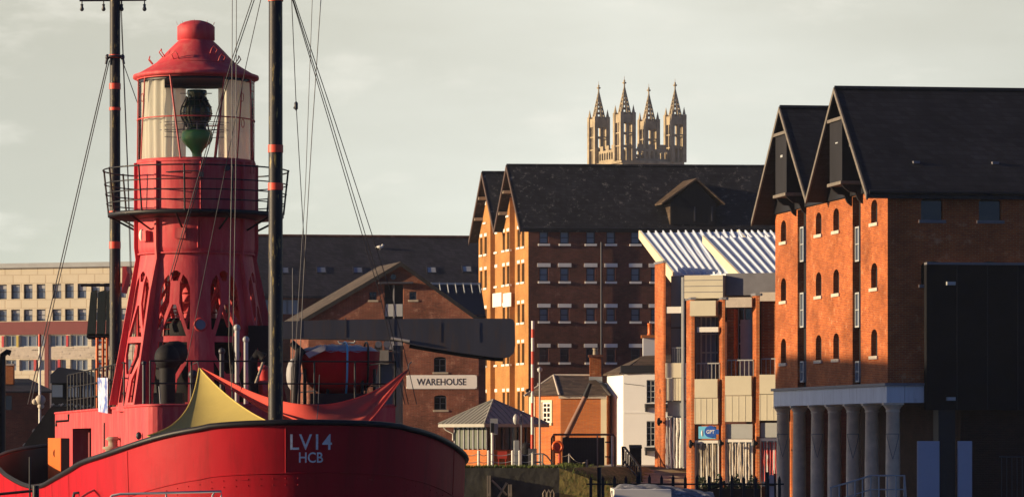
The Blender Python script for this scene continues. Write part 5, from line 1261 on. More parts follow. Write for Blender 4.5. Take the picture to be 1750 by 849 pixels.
for i in range(60):
    s = rr_.uniform(0, LO - 1); z = zo(611) + rr_.randrange(6) * .14
    if so(76) - .9 < s < so(84): continue
    wb(q, Oo, fu, fi, s, s + .7, z, z + .06, -.04, -.0115)
part(ob, 'brick_relief', q, M['stone'])

# ---- low slate roofed house in front of it
D = 205; ho = V((*P(-25, 0, D).xy, 0)); hs_ = s_at(84, ho, F_)
hs = thing('low_house', 'low dark house with blue slate roof and orange chimney at the left edge', 'house', ho)
t = MB(); t.box(ho, F_ * hs_, Gl * 6, (0, 0, ZY(668, D))); part(hs, 'wall', t, M['brickD'])
t = MB()
q_ = [at(ho, F_, Gl, -.3, ZY(668, D), -.3), at(ho, F_, Gl, hs_ + .3, ZY(668, D), -.3), at(ho, F_, Gl, hs_ - 1.2, ZY(645, D), 3), at(ho, F_, Gl, -.3, ZY(645, D), 3)]
t.prism(q_, (0, 0, -.1)); t.prism([at(ho, F_, Gl, hs_ + .3, ZY(668, D), -.3), at(ho, F_, Gl, hs_ + .3, ZY(668, D), 6.3), at(ho, F_, Gl, hs_ - 1.2, ZY(645, D), 3)], (0, 0, -.1)); part(hs, 'roof', t, M['slateF'])
t = MB(); c = P(8, 656, D + 1.5); t.box(c, (.5, 0, 0), (0, .6, 0), (0, 0, 1.1)); ch = part(hs, 'chimney', t, M['brickO']); t = MB(); t.box(c + V((-.06, -.06, 1.102)), (.62, 0, 0), (0, .72, 0), (0, 0, .1)); part(ch, 'chimney_cap', t, M['stone'])
t = MB(); wb(t, ho, F_, Gl, s_at(2, ho, F_), s_at(20, ho, F_), ZY(700, D), ZY(676, D), -.05, .02); part(hs, 'window', t, M['glass'])
# flues and dark plant behind the deckhouse railing
D = 150; t = MB(); t.tube([V((P(4, 0, D).x, D, 0)), P(4, 620, D), P(5, 606, D), P(12, 601, D), P(18, 603, D)], [.14, .14, .13, .12, .13], 10); single('bent_flue', t, M['black'], 'black bent flue pipe at the left edge before the office block', 'flue')
D = 172; t = MB(); c = V((*P(68, 0, D).xy, -3)); t.tube([c, V((c.x, D, ZY(592, D)))], .06, 8); 
mk = thing('marker_pole', 'thin white pole with a red top in front of the cream office block', 'pole', c); part(mk, 'pole', t, M['white'])
t = MB(); t.tube([V((c.x, D, ZY(592, D))), V((c.x, D, ZY(571, D)))], .075, 8); part(mk, 'red_top', t, M['band'])
t = MB(); cc_ = P(69, 683, 171.6); t.ball(cc_, .26, .2, .26, 9, 7); t.ball(cc_ + V((-.26, 0, -.08)), .16, .13, .15, 8, 6); t.ball(cc_ + V((.02, .02, -.3)), .17, .16, .15, 8, 6); part(mk, 'canvas_bundle', t, M['stone'])
# covered barge: dark ribbed tarpaulin
D = 104; bgo = P(40, 700, D); bg_ = thing('covered_barge', 'dark barge covered with a black ribbed tarpaulin left of the deckhouse', 'barge', V((bgo.x, D + 4, -3)))
rows = []
for i in range(25):
    y = D + 9 * i / 24; row = []
    for k in range(25):
        f = k / 24; x = P(8, 0, D).x + (P(136, 0, D).x - P(8, 0, D).x) * f; prof = (min(1, f / .62) ** .8) * min(1, (1 - f) / .12)
        row.append(V((x, y, .2 + (ZY(694, D) - .2) * prof + (.05 * math.sin(i * 1.6) if 0 < k < 24 else 0))))
    rows.append(row)
t = MB().grid(rows); t.poly(rows[0]); part(bg_, 'tarpaulin', t, M['blackW'])
t = MB()
for k in range(3, 23, 3): t.tube([rows[i][k] + V((0, 0, .02)) for i in range(25)], .03, 5)
part(bg_, 'battens', t, M['grey'])
t = MB(); x0, x1 = P(2, 0, D).x, P(140, 0, D).x; t.prism([V((x0, D - .6, -3.2)), V((x1, D - .6, -3.2)), V((x1 + .2, D - 1, .2)), V((x0 - .2, D - 1, .2))], (0, 11, 0)); part(bg_, 'hull', t, M['blackW'])
# dark cabin roofs seen through the railing
D = 110; t = MB(); a, b = P(88, 628, D), P(168, 646, D)
cab = thing('dark_cabin', 'dark cabin with grey sloping roof behind the deckhouse railing', 'cabin', V((a.x + .7, D + 1.5, -3)))
q = MB(); q.box(V((a.x, D, -3)), (b.x - a.x, 0, 0), (0, 4, 0), (0, 0, ZY(652, D) + 3)); part(cab, 'wall', q, M['blackW'])
q = MB(); q.prism([P(86, 640, D - .3), P(100, 627, D - .3), P(140, 632, D - .3), P(172, 650, D - .3), P(172, 654, D - .3), P(86, 654, D - .3)], (0, 4.6, 0)); part(cab, 'roof', q, M['tarp'])
for k, px in enumerate((98, 126, 150)): q = MB(); q.box(P(px - 9, 678, D - .05), (.33, 0, 0), (0, .04, 0), (0, 0, .38)); part(cab, 'window', q, M['glassB'])

# mooring post, gangway rail and foreground handrail at bottom left
D = 56; t = MB(); c = P(61, 0, D); t.tube([V((c.x, D, -3.2)), V((c.x, D, ZY(829, D)))], .055, 10); t.tube([V((P(51, 0, D).x, D, -3.2)), V((P(51, 0, D).x, D, ZY(780, D)))], .016, 6)
t.tube([P(-25, 846, D), P(56, 838, D)], .022, 6); single('mooring_post', t, M['black'], 'black mooring post with side rail before the red hull, bottom left', 'post', org=V((c.x, D, -3.2)))
D = 52; t = MB(); t.tube([P(178, 862, D), P(192, 846, D), P(205, 843.5, D), P(378, 839, D), P(380, 870, D)], .018, 6); t.tube([P(363, 870, D), P(363, 846, D), P(366, 841, D)], .014, 6); t.tube([P(284, 842, D), P(284, 900, D)], .012, 6)
for px in (190, 284, 378): t.tube([V((P(px, 0, D).x, D, -2.62)), P(px, 846, D)], .014, 6)
single('pontoon_handrail', t, M['tarpL'], 'pale tubular handrail low in front of the red hull', 'handrail')
t = MB(); t.bx(-7.4, -3.6, 51.2, 53.4, -3.3, -2.6); single('pontoon', t, M['timber'], 'narrow timber pontoon under the pale handrail by the red hull', 'pontoon')

# ================================================================ control cabin (kiosk)
D = 184; kc = V((*P(832, 0, D).xy, 0)); kl = V((-.62, .785, 0)).normalized(); kr = V((.80, .60, 0)).normalized()
a_, b_ = s_at(776, kc, kl), s_at(913, kc, kr); 
kk = thing('control_cabin', 'small glazed control cabin with a pyramid metal roof on the quay', 'cabin', kc)
def kz(y): return ZY(y, D)
t = MB(); ze = kz(728)
def kp(u, v, z): return V((kc.x + kl.x * u + kr.x * v, kc.y + kl.y * u + kr.y * v, z))
t.box(kp(0, 0, 0), kl * a_, kr * b_, (0, 0, kz(768))); part(kk, 'brick_base', t, M['brickO'])
t = MB(); t.box(kp(.08, .08, kz(768)), kl * (a_ - .16), kr * (b_ - .16), (0, 0, ze - kz(768))); part(kk, 'glazing', t, M['glassD'])
t = MB()
for i in range(8): u = a_ * i / 7; t.box(kp(max(0, u - .06), 0, kz(768) + .003), kl * .09, kr * .07, (0, 0, ze - kz(768) - .006))
for i in range(7): v = b_ * i / 6; t.box(kp(0, min(b_ - .06, v), kz(768) + .003), kl * .07, kr * .06, (0, 0, ze - kz(768) - .006))
part(kk, 'mullions', t, M['grey'])
for i in range(7):
    t = MB(); u = a_ * (i + .12) / 7; t.box(kp(u + .05, .05, kz(766)), kl * (a_ / 7 * .62), kr * .05, (0, 0, kz(731) - kz(766))); part(kk, 'blind', t, mat('grey_green_blind', (.10, .12, .09), .7) if i == 0 else bpy.data.materials['grey_green_blind'])
ov = .72; ap = kp(a_ / 2, b_ / 2, kz(684)); cn = [kp(-ov, -ov, kz(724)), kp(a_ + ov * .6, -ov, kz(724)), kp(a_ + ov * .6, b_ + ov * .6, kz(724)), kp(-ov, b_ + ov * .6, kz(724))]
ap = V((P(843, 0, kp(a_ / 2, b_ / 2, 0).y).x, kp(a_ / 2, b_ / 2, 0).y, ZY(683, kp(a_ / 2, b_ / 2, 0).y)))
t = MB()
for i in range(4): t.add([cn[i], cn[(i + 1) % 4], ap], [(0, 1, 2)])
for i in range(4): t.add([cn[i], cn[(i + 1) % 4], cn[(i + 1) % 4] + V((0, 0, -.16)), cn[i] + V((0, 0, -.16))], [(0, 1, 2, 3)])
t.add([c + V((0, 0, -.16)) for c in cn], [(0, 1, 2, 3)])
zincm = mat('weathered_zinc', (.30, .29, .25), .5, var=.12, streak=True); kr_ = part(kk, 'roof', t, zincm)
t = MB()
for i in range(4):
    p, q = cn[i], cn[(i + 1) % 4]; m_ = (p + q) / 2; n = 12
    for k in range(1, n):
        f = k / n; s = p.lerp(q, f); e = s + (ap - m_) * (1 - abs(2 * f - 1)); t.tube([s + V((0, 0, .02)), e + V((0, 0, .02))], .028, 4)
    t.tube([p + V((0, 0, .01)), ap + V((0, 0, .02))], .05, 5)
part(kr_, 'standing_seams', t, zincm)
t = MB(); e = kp(a_ + .25, -.55, kz(727)); t.tube([e, e + V((.15, 0, -.2)), kp(a_ + .02, -.06, kz(740)), kp(a_ + .02, -.06, kz(752))], .04, 6); part(kk, 'downpipe', t, M['white'])
# ================================================================ orange brick house
D = 200; oc = V((*P(958, 0, D).xy, 0)); ol = V((-.6, .8, 0)).normalized(); orr = V((.985, -.17, 0)).normalized()
oh = thing('brick_house', 'small bright orange brick house with hipped roof and chimney behind the quay', 'house', oc)
a_, b_ = s_at(905, oc, ol), s_at(1037, oc, orr); zE = ZY(675, D)
A1, A2, A3 = oc + ol * a_, oc, oc + orr * b_
iL = V((.8, .6, 0)).normalized(); iR = V((.17, .985, 0)).normalized()
hw_ = rectp(s_at(941, oc, ol), s_at(926.5, oc, ol), ZY(722, D + 2), ZY(687, D + 2))
t = MB(); wall(t, oc, ol, iL, rectp(0, a_, 0, zE), [hw_], .12); wall(t, oc, orr, iR, rectp(0, b_, 0, zE), [], .1)
A0 = A1 + V((1.5, 6, 0)); A4 = A3 + V((1.0, 6, 0))
for p, q in ((A1, A0), (A0, A4), (A4, A3)): t.poly([p, q, q + V((0, 0, zE)), p + V((0, 0, zE))])
part(oh, 'wall', t, M['brickO'])
wn = part(oh, 'window', pane(oc, ol, iL, hw_, .1), M['glassD']); s0, s1 = hw_[0][0], hw_[1][0]
part(wn, 'frame', bars(oc, ol, iL, s0, s1, hw_[0][1], hw_[2][1], 2, 4, .10, .02, .09), M['white'])
t = MB(); wb(t, oc, ol, iL, s0 - .18, s1 + .18, hw_[0][1] - .15, hw_[0][1] - .002, -.1, .02)
for s in (s0 - .16, s1 + .02): wb(t, oc, ol, iL, s, s + .14, hw_[0][1], hw_[2][1] + .12, -.04, 0.0 - .002)
wb(t, oc, ol, iL, s0 - .02, s1 + .02, hw_[2][1] + .004, hw_[2][1] + .12, -.035, -.002); part(wn, 'surround', t, M['cream'])
part(oh, 'corner_strip', wbox(oc, orr, iR, b_ - .34, b_ - .01, 0, zE - .02, -.06, -.003), M['cream']); part(oh, 'corner_strip', wbox(oc, ol, iL, a_ - .55, a_ - .02, 0, zE - .02, -.06, -.003), M['cream'])
part(oh, 'eaves_board', wbox(oc, orr, iR, -.1, b_, zE - .18, zE - .01, -.12, -.003), M['stone'])
z1 = ZY(641, D + 3); R0, R1 = P(946, 641, D + 3.3), P(1012, 641, D + 3); up = V((0, 0, zE)); o_ = .3
B1, B2, B3 = A1 + V((-o_, -.1, 0)) + up, A2 + V((-.08, -o_, 0)) + up, A3 + V((.1, -o_, 0)) + up; B0, B4 = A0 + V((-.2, .3, 0)) + up, A4 + V((.3, .3, 0)) + up
t = MB(); t.add([B1, B2, R0], [(0, 1, 2)]); t.add([B2, B3, R1, R0], [(0, 1, 2, 3)]); t.add([B3, B4, R1], [(0, 1, 2)]); t.add([B4, B0, R0, R1], [(0, 1, 2, 3)]); t.add([B0, B1, R0], [(0, 1, 2)]); t.add([B1, B2, B3, B4, B0], [(0, 1, 2, 3, 4)])
orf = part(oh, 'roof', t, M['tile']); t = MB(); t.tube([B2, R0], .07, 5); t.tube([B1, R0, R1], .07, 5); part(orf, 'hip_tiles', t, M['stone'])
c = P(1008, 652, D + 2.2); w_ = .66; t = MB(); t.box(c, (w_, 0, 0), (0, .7, 0), (0, 0, ZY(610, D + 2.2) - c.z)); ch = part(oh, 'chimney', t, M['brickR'])
t = MB(); t.box(V((c.x - .08, c.y - .08, ZY(610, D + 2.2) + .002)), (w_ + .16, 0, 0), (0, .86, 0), (0, 0, .14)); part(ch, 'cap', t, M['brickS'])
t = MB(); t.lathe([(.15, .14), (.13, .45), (.17, .47), (.17, .52), (0, .52)], V((c.x + w_ / 2, c.y + .35, ZY(610, D + 2.2))), 10); part(ch, 'chimney_pot', t, M['timber'])
t = MB(); t.box(c + V((-.05, -.06, -.05)), (w_ + .1, 0, 0), (0, .05, 0), (0, 0, .35)); part(ch, 'flashing', t, M['greyL'])
# ================================================================ white rendered house
D = 198; wc = V((*P(1065, 0, D).xy, 0)); a_ = s_at(1037.5, wc, G_); WF = V((.975, -.22, 0)).normalized()
wo_ = thing('white_house', 'white rendered house with black gutter and two sash windows beside the modern block', 'house', wc); zE = ZY(637, D)
hl_ = [rectp(s_at(x0, wc, WF), s_at(x1, wc, WF), ZY(y1, D), ZY(y0, D)) for x0, x1, y0, y1 in ((1105, 1121, 649, 688), (1105, 1121, 719, 762), (1137, 1151, 649, 688))]
t = MB(); wall(t, wc, WF, G_, rectp(0, 6.4, 0, zE), hl_, .16); wall(t, wc, G_, WF, rectp(0, a_, 0, zE), [], .1)
t.poly([at(wc, WF, G_, 0, 0, a_), at(wc, WF, G_, 6.4, 0, a_), at(wc, WF, G_, 6.4, zE, a_), at(wc, WF, G_, 0, zE, a_)]); t.poly([at(wc, WF, G_, 6.4, 0), at(wc, WF, G_, 6.4, 0, a_), at(wc, WF, G_, 6.4, zE, a_), at(wc, WF, G_, 6.4, zE)])
part(wo_, 'wall', t, M['whiteR'])
for h in hl_:
    w_ = part(wo_, 'window', pane(wc, WF, G_, h, .14), M['glassD']); part(w_, 'sash', bars(wc, WF, G_, h[0][0], h[1][0], h[0][1], h[2][1], 2, 4, .05, .08, .13), M['greyL'])
    bxs = MB(); wb(bxs, wc, WF, G_, h[0][0] - .12, h[1][0] + .1, h[0][1] - .26, h[0][1] - .05, -.3, -.003); wb(bxs, wc, WF, G_, h[0][0] - .1, h[0][0] - .02, h[0][1] - .5, h[0][1] - .265, -.2, -.003); part(w_, 'window_box', bxs, M['black'])
t = MB(); wb(t, wc, WF, G_, -.15, 6.5, zE - .02, zE + .42, -.14, .1); part(wo_, 'gutter', t, M['black'])
t = MB(); wb(t, wc, WF, G_, 0, 6.4, ZY(706, D), ZY(703, D), -.04, -.003); part(wo_, 'string_course', t, M['whiteR']); t = MB(); t.tube([at(wc, WF, G_, .05, ZY(655, D), -.03), at(wc, WF, G_, 1.2, ZY(659, D), -.03)], .015, 4); part(wo_, 'cable', t, M['rail'])
t = MB(); t.prism([at(wc, WF, G_, .02, zE, -.1), at(wc, WF, G_, 6.4, zE + .3, -.1), at(wc, WF, G_, 6.4, zE + 1.2, a_ / 2), at(wc, WF, G_, 1.6, zE + 1.0, a_ / 2)], (0, 0, -.08)); t.prism([at(wc, WF, G_, -.25, zE, -.1), at(wc, WF, G_, 1.6, zE + 1.0, a_ / 2), at(wc, WF, G_, -.25, zE, a_ + .2)], (0, 0, -.08)); part(wo_, 'roof', t, M['tile'])
c = P(1099, 612, D + 2.5); t = MB(); t.box(c, (.95, 0, 0), (0, .6, 0), (0, 0, ZY(577, D + 2.5) - c.z)); ch = part(wo_, 'chimney', t, M['whiteR'])
t = MB(); t.prism([c + V((-.1, -.1, ZY(577, D + 2.5) - c.z + .002)), c + V((1.05, -.1, ZY(577, D + 2.5) - c.z + .002)), c + V((1.05, .7, ZY(577, D + 2.5) - c.z + .002)), c + V((-.1, .7, ZY(577, D + 2.5) - c.z + .002))], (0, 0, .16)); part(ch, 'cap', t, M['brickO'])
t = MB(); t.lathe([(.17, 0), (.12, .1), (.13, .62), (.17, .66), (0, .7)], V((c.x + .4, c.y + .3, ZY(577, D + 2.5) + .16)), 10); part(ch, 'chimney_pot', t, M['orange'])

# ================================================================ quayside furniture
D = 186.4
# black gate in a frame
gt0 = V((*P(943, 0, D).xy, 0)); gr_ = thing('yard_gate', 'wide black boarded yard gate in a brown tubular frame before the brick house', 'gate', P(996, 797, D))
t = MB(); t.tube([P(943, 797, D), P(943, 748, D), P(946, 742, D), P(1048, 742, D), P(1051, 746, D), P(1051, 797, D)], .055, 8); part(gr_, 'frame', t, mat('brown_frame_paint', (.10, .045, .03), .5))
t = MB(); a = P(961, 797, D + .02); b = P(1033, 797, D + .02)
for i in range(15): t.box(V((a.x + (b.x - a.x) * i / 15, D, .04)), ((b.x - a.x) / 15 - .012, 0, 0), (0, .06, 0), (0, 0, ZY(747, D) - .04))
t.box(V((a.x, D + .07, .04)), (b.x - a.x, 0, 0), (0, .02, 0), (0, 0, ZY(747, D) - .06)); part(gr_, 'boards', t, M['black'])
for px, m_ in ((947, 'brickO'), (1046.5, 'white')): t = MB(); t.tube([P(px, 797, D + .1), P(px, 744, D + .1)], .06, 8); part(gr_, 'post', t, M['orange'] if px < 1000 else M['white'])
t = MB()
for y_ in (756, 781): t.box(P(1034, y_, D), (.3, 0, 0), (0, .05, 0), (0, 0, .07))
part(gr_, 'hinges', t, M['black'])
t = MB(); t.tube([P(1021, 797, D - 1), P(1021, 743, D - 1)], .035, 8); single('steel_post', t, M['grey'], 'slim grey post in front of the black yard gate', 'post')
# crane jib leaning behind the gate
t = MB(); t.tube([P(967, 746, 190), P(1003, 672, 190)], [.17, .13], 10); cj = thing('crane_jib', 'brown slanting crane jib leaning across the orange brick house', 'crane', P(967, 797, 190)); part(cj, 'jib', t, mat('brown_jib_paint', (.24, .12, .08), .6))
t = MB(); t.tube([P(1000, 678, 190), P(1009, 655, 190)], [.16, .1], 10); part(cj, 'jib_head', t, M['black']); t = MB(); t.tube([V((P(967, 0, 190).x, 190, 0)), P(967, 746, 190)], .18, 10); part(cj, 'post', t, M['black'])
# lifebuoy
c = P(953, 763, 183); lf = thing('lifebuoy_stand', 'orange lifebuoy on a red post at the quay steps', 'lifebuoy', V((c.x, 183, 0)))
t = MB(); R_ = .235; rows = []
for i in range(29):
    a = 2 * PI * i / 28; rows.append([c + V(((R_ + .075 * math.cos(b)) * math.cos(a), .075 * math.sin(b), (R_ + .075 * math.cos(b)) * 1.1 * math.sin(a))) for b in [2 * PI * j / 12 for j in range(13)]])
part(lf, 'ring', t.grid(rows), M['buoy'])
t = MB(); t.add([c + V((.23 * math.cos(k * PI / 10), .03, .26 * math.sin(k * PI / 10))) for k in range(20)], [tuple(range(20))]); part(lf, 'back_board', t, M['band'])
t = MB(); t.tube([V((c.x + .02 * 0 + .1, 183.1, 0)), V((c.x + .1, 183.1, c.z))], .07, 8); part(lf, 'post', t, M['band'])
# red and white barrier pole standing up, lamp post
D = 182; t0 = P(910, 770, D); bp_ = thing('barrier_pole', 'raised barrier pole striped red and white beside the control cabin', 'barrier', V((t0.x, D, 0)))
ys = [548, 562, 577, 600, 622, 645, 668, 688, 712, 742, 768]
for i in range(10): t = MB(); f0, f1 = ys[i], ys[i + 1]; t.tube([P(910 - (i) * .12 + .6, f1, D), P(910 - i * .12 + .6, f0, D)], .075, 8); part(bp_, 'stripe_band', t, M['band'] if i % 2 else M['white'])
t = MB(); t.box(V((t0.x - .22, D - .2, 0)), (.44, 0, 0), (0, .4, 0), (0, 0, ZY(766, D))); part(bp_, 'housing', t, M['grey'])
t = MB(); t.tube([P(899, 670, D), P(903, 664, D), P(908, 668, D)], .03, 5); t.ball(P(901, 667, D), .1, .08, .1, 8, 6); part(bp_, 'lamp', t, M['black'])
c = V((*P(922.5, 0, 183).xy, 0)); lp_ = thing('lamp_post', 'slender grey lamp post right of the striped barrier pole', 'lamp post', c)
t = MB(); t.tube([c, V((c.x, 183, ZY(634, 183)))], [.06, .04], 8); part(lp_, 'post', t, M['greyL']); t = MB(); t.lathe([(.04, 0), (.12, .06), (.14, .2), (.05, .26), (0, .3)], V((c.x, 183, ZY(636, 183))), 12); part(lp_, 'lantern', t, M['lamp'])
# signal with hooded box
c = V((*P(841.5, 0, 179.2).xy, 0)); sg_ = thing('traffic_signal', 'small signal head on a white post in front of the cabin roof', 'signal', c)
t = MB(); t.tube([c, V((c.x, c.y, ZY(738, 179.2)))], .075, 8); part(sg_, 'post', t, M['white'])
t = MB(); t.box(P(837.5, 742, 179.3), (.40, 0, 0), (0, .08, 0), (0, 0, .82)); part(sg_, 'backboard', t, M['greyL'])
t = MB(); t.box(P(839, 739, 179.1), (.16, 0, 0), (0, .18, 0), (0, 0, .5)); hd = part(sg_, 'signal_head', t, M['black'])
c = P(882, 716, 180.5); cm_ = thing('convex_mirror', 'pale oval mirror on a pole at the cabin roof edge', 'mirror', V((c.x + .25, c.y, 0)))
t = MB(); t.ball(c, .16, .1, .28, 12, 8); part(cm_, 'mirror', t, M['lamp']); t = MB(); t.tube([V((c.x + .28, c.y + .1, 0)), V((c.x + .28, c.y + .1, c.z + .25))], .04, 8); t.tube([c, V((c.x + .28, c.y + .1, c.z))], .025, 5); part(cm_, 'pole', t, M['grey'])
# grey cabinet with hood, black round litter bin, red box in the cabin front
t = MB(); t.box(P(878, 797, 181), (.30, 0, 0), (0, .3, 0), (0, 0, ZY(752, 181) - ZY(797, 181))); o = single('control_cabinet', t, M['greyL'], 'tall grey control cabinet on the quay before the cabin', 'cabinet'); bevel(o, .02)
t = MB(); c = V((*P(900, 0, 182.5).xy, 0)); t.lathe([(0, 0), (.28, 0), (.30, .1), (.30, .9), (.33, .95), (.33, 1.1), (.2, 1.25), (0, 1.28)], c, 20); single('litter_bin', t, M['blackW'], 'round black litter bin between cabinet and barrier pole', 'bin')
t = MB(); t.box(P(850, 783, 182), (.5, 0, 0), (0, .4, 0), (0, 0, .38)); t.box(P(851, 797, 182), (.06, 0, 0), (0, .3, 0), (0, 0, .42)); t.box(P(863, 797, 182), (.06, 0, 0), (0, .3, 0), (0, 0, .42)); single('red_box', t, M['band'], 'red box on short legs under the cabin window', 'box')
# white chain posts on the quay edge
posts = ((789, 'first white chain post, by the left end of the cabin base'), (818, 'white chain post before the lit brick base of the cabin'), (835, 'white chain post just left of the signal post'), (876, 'white chain post left of the grey cabinet'), (888, 'white chain post right of the grey cabinet'))
tops = []; root0 = None
for px, lb in posts:
    c = V((*P(px, 0, 178.7).xy, 0)); tops.append(c + V((0, 0, .75)))
    if root0 is None:
        root0 = thing('chain_post', lb, 'post', c, 'white chain posts along the quay edge'); first = c
        t = MB(); t.tube([c, c + V((0, 0, .8))], .065, 10); part(root0, 'shaft', t, M['white']); t = MB(); t.lathe([(.065, .8), (.08, .82), (.05, .88), (0, .9)], c, 10); part(root0, 'cap', t, M['white'])
    else: dup(root0, c - first, lb)
tops.append(V((*P(911, 0, 178.7).xy, .8)))
def chain(p, q, sag, r=.016, n=14): return [p.lerp(q, k / n) + V((0, 0, -sag * 4 * (k / n) * (1 - k / n))) for k in range(n + 1)]
t = MB()
for p, q in zip(tops, tops[1:]):
    t.tube(chain(p, q, .14), .018, 5); t.tube(chain(p + V((0, 0, -.4)), q + V((0, 0, -.4)), .1), .018, 5)
single('safety_chain', t, M['greyL'], 'pale chains hanging between the white posts of the quay edge', 'chain')
# stair handrail
t = MB(); D = 178.6
A_, B_ = P(911, 803, D), P(927, 803, D)
t.tube([A_, P(911, 774, D)], .09, 8); t.tube([B_, P(927, 775, D)], .05, 8)
t.tube([P(911, 775, D), P(929, 775, D), P(935, 779, D), P(947, 795, D + .5), P(966, 838, D + 1), P(970, 860, D + 1)], .04, 8); t.tube([P(911, 789, D), P(926, 789, D), P(945, 813, D), P(960, 849, D), P(964, 860, D)], .045, 8)
t.tube([P(952, 806, D + .5), P(950, 838, D)], .03, 6); t.tube([P(944, 812, D), P(949, 836, D)], .03, 6); t.tube([P(962, 832, D + 1), P(970, 830, D + 1), P(977, 836, D + 1), P(974, 860, D + 1)], .035, 6)
single('stair_handrail', t, mat('galvanised_pipe', (.45, .42, .35), .5), 'pale double handrail going down the quay steps', 'handrail')
t = MB()
for px in (929, 936, 942): t.tube([P(px, 862, 177.6), P(px - 1, 842, 177.6), P(px + 2, 836, 177.6), P(px + 5, 842, 177.6), P(px + 4, 862, 177.6)], .03, 6)
single('ladder_hoops', t, M['timber'], 'pale ladder hoops on the quay wall below the handrail', 'ladder')
# chain posts on the terrace right of the lifebuoy
t = MB(); p1, p2, p3 = V((*P(973, 0, 184).xy, .65)), V((*P(1003, 0, 181.5).xy, .3)), V((*P(951, 0, 184).xy, .62))
for px, d_, lb in ((973, 184, 'dark chain post at the head of the terrace slope'), (1003, 181.5, 'dark chain post lower on the terrace slope')):
    c = V((*P(px, 0, d_).xy, 0)); q = MB(); q.tube([c + V((0, 0, -.9)), c + V((0, 0, .62 if px < 1000 else .3))], .06, 8); q.ball(c + V((0, 0, .66 if px < 1000 else .34)), .06, n=8, m=6); single('slope_post', q, M['grey'], lb, 'post', 'dark chain posts on the terrace')
t.tube(chain(p3, p1, .1), .018, 5); t.tube(chain(p1, p2, .22), .018, 5); single('rope_barrier', t, M['timber'], 'drooping rope between the dark posts of the terrace', 'rope')
# black diagonal stair railing before the white house
D = 184; t = MB()
t.tube([P(1064, 797, D), P(1064, 762, D), P(1068, 764, D), P(1095, 800, D - 2), P(1097, 830, D - 3)], .06, 8); t.tube([P(1064, 785, D), P(1093, 818, D - 3)], .05, 6)
for k in range(9): f = k / 8; a = P(1066, 766, D).lerp(P(1095, 802, D - 2), f); t.tube([a, a + V((0, 0, -.85))], .045, 6)
single('stair_railing', t, M['black'], 'black sloping stair railing before the white house', 'railing')
t = MB(); c = P(1086, 797, 187); t.box(V((c.x - .3, 187, 0)), (.62, 0, 0), (0, .5, 0), (0, 0, .95)); t.prism([V((c.x - .33, 186.95, .95)), V((c.x + .35, 186.95, .95)), V((c.x + .35, 187.5, 1.1)), V((c.x - .33, 187.5, 1.1))], (0, 0, .05)); single('wheeled_bin', t, M['blackW'], 'black wheeled bin against the white house wall', 'bin')
# quay wall fenders and weeds
for px0, px1, lb in ((832, 839, 'upright timber fender on the quay wall, left one'), (868, 875, 'upright timber fender on the quay wall, right one')):
    t = MB(); a, b = P(px0, 0, 177.7), P(px1, 0, 177.7)
    for k in (0, .55): t.box(V((a.x + (b.x - a.x) * k, 177.6, -3.2)), ((b.x - a.x) * .4, 0, 0), (0, .38, 0), (0, 0, 3.2 + ZY(812, 177.7) - (.0 if px0 < 850 else .45)))
    t.box(V((a.x, 177.55, -1.4)), (b.x - a.x, 0, 0), (0, .05, 0), (0, 0, .12)); single('timber_fender', t, M['timber'], lb, 'fender', 'timber fenders on the quay wall')
t = MB(); t.tube([P(840, 820, 177.8), P(866, 845, 177.8)], .06, 6); t.tube([P(866, 824, 177.8), P(846, 858, 177.8)], .06, 6); single('fender_brace', t, M['timber'], 'crossed timber braces between the two wall fenders', 'brace')
def tufts(x0, x1, y0, y1, zf, n, h, seed):
    t = MB(); rr_ = random.Random(seed)
    for _ in range(n):
        x, y = rr_.uniform(x0, x1), rr_.uniform(y0, y1); z = zf(x, y); a = rr_.uniform(0, PI); k = rr_.uniform(.5, 1.3) * h; dx, dy = math.cos(a) * .025, math.sin(a) * .025; lx, ly = rr_.uniform(-.5, .5) * k, rr_.uniform(-.5, .5) * k
        t.add([V((x - dx, y - dy, z)), V((x + dx, y + dy, z)), V((x + lx, y + ly, z + k))], [(0, 1, 2)])
    return t
tf = tufts(-3.3, 2.3, 178.02, 178.5, lambda x, y: 0, 1500, .16, 1)
o = link_mesh('grass', tf, M['grass'], V((0, 0, 0))); o['kind'] = 'stuff'; o['label'] = 'short weeds and grass along the quay edge'; o['category'] = 'grass'
tf = tufts(2.4, 6.8, 178, 184, lambda x, y: -max(0, (x - 2.4 - (y - 178) * .2)) / 4.2 * (187 - y) / 9 * 1.5, 3500, .22, 2)
o = link_mesh('bank_grass', tf, M['grass'], V((0, 0, 0))); o['kind'] = 'stuff'; o['label'] = 'rough grass on the sloping bank'; o['category'] = 'grass'

# ================================================================ black picket fence on the jetty
D = 76; t = MB(); x0, x1 = P(1010, 0, D).x, P(1332, 0, D).x; zt_ = ZY(813, D); n = 16
xs = []
for i in range(n + 1):
    x = x0 + (x1 - x0) * i / n + random.uniform(-.01, .01); xs.append(x)
    zt2 = ZY(815 - 3 * math.sin(i / n * PI) + random.uniform(-1, 1), D); w_ = .032
    t.box((x - w_, D - .03, -.6), (2 * w_, 0, 0), (0, .06, 0), (0, 0, zt2 + .55)); t.add([V((x - w_, D - .03, zt2 - .05)), V((x + w_, D - .03, zt2 - .05)), V((x + w_, D + .03, zt2 - .05)), V((x - w_, D + .03, zt2 - .05)), V((x, D, zt2 + .03))], [(0, 1, 4), (1, 2, 4), (2, 3, 4), (3, 0, 4)])
fc = thing('picket_fence', 'black metal picket fence along the bottom right before the modern block', 'fence', V(((x0 + x1) / 2, D, -.6))); part(fc, 'pickets', t, M['black'])
for z in (ZY(828, D), -.35): t = MB(); t.box((x0 - .1, D + .032, z), (x1 - x0 + .2, 0, 0), (0, .03, 0), (0, 0, .035)); part(fc, 'rail', t, M['black'])
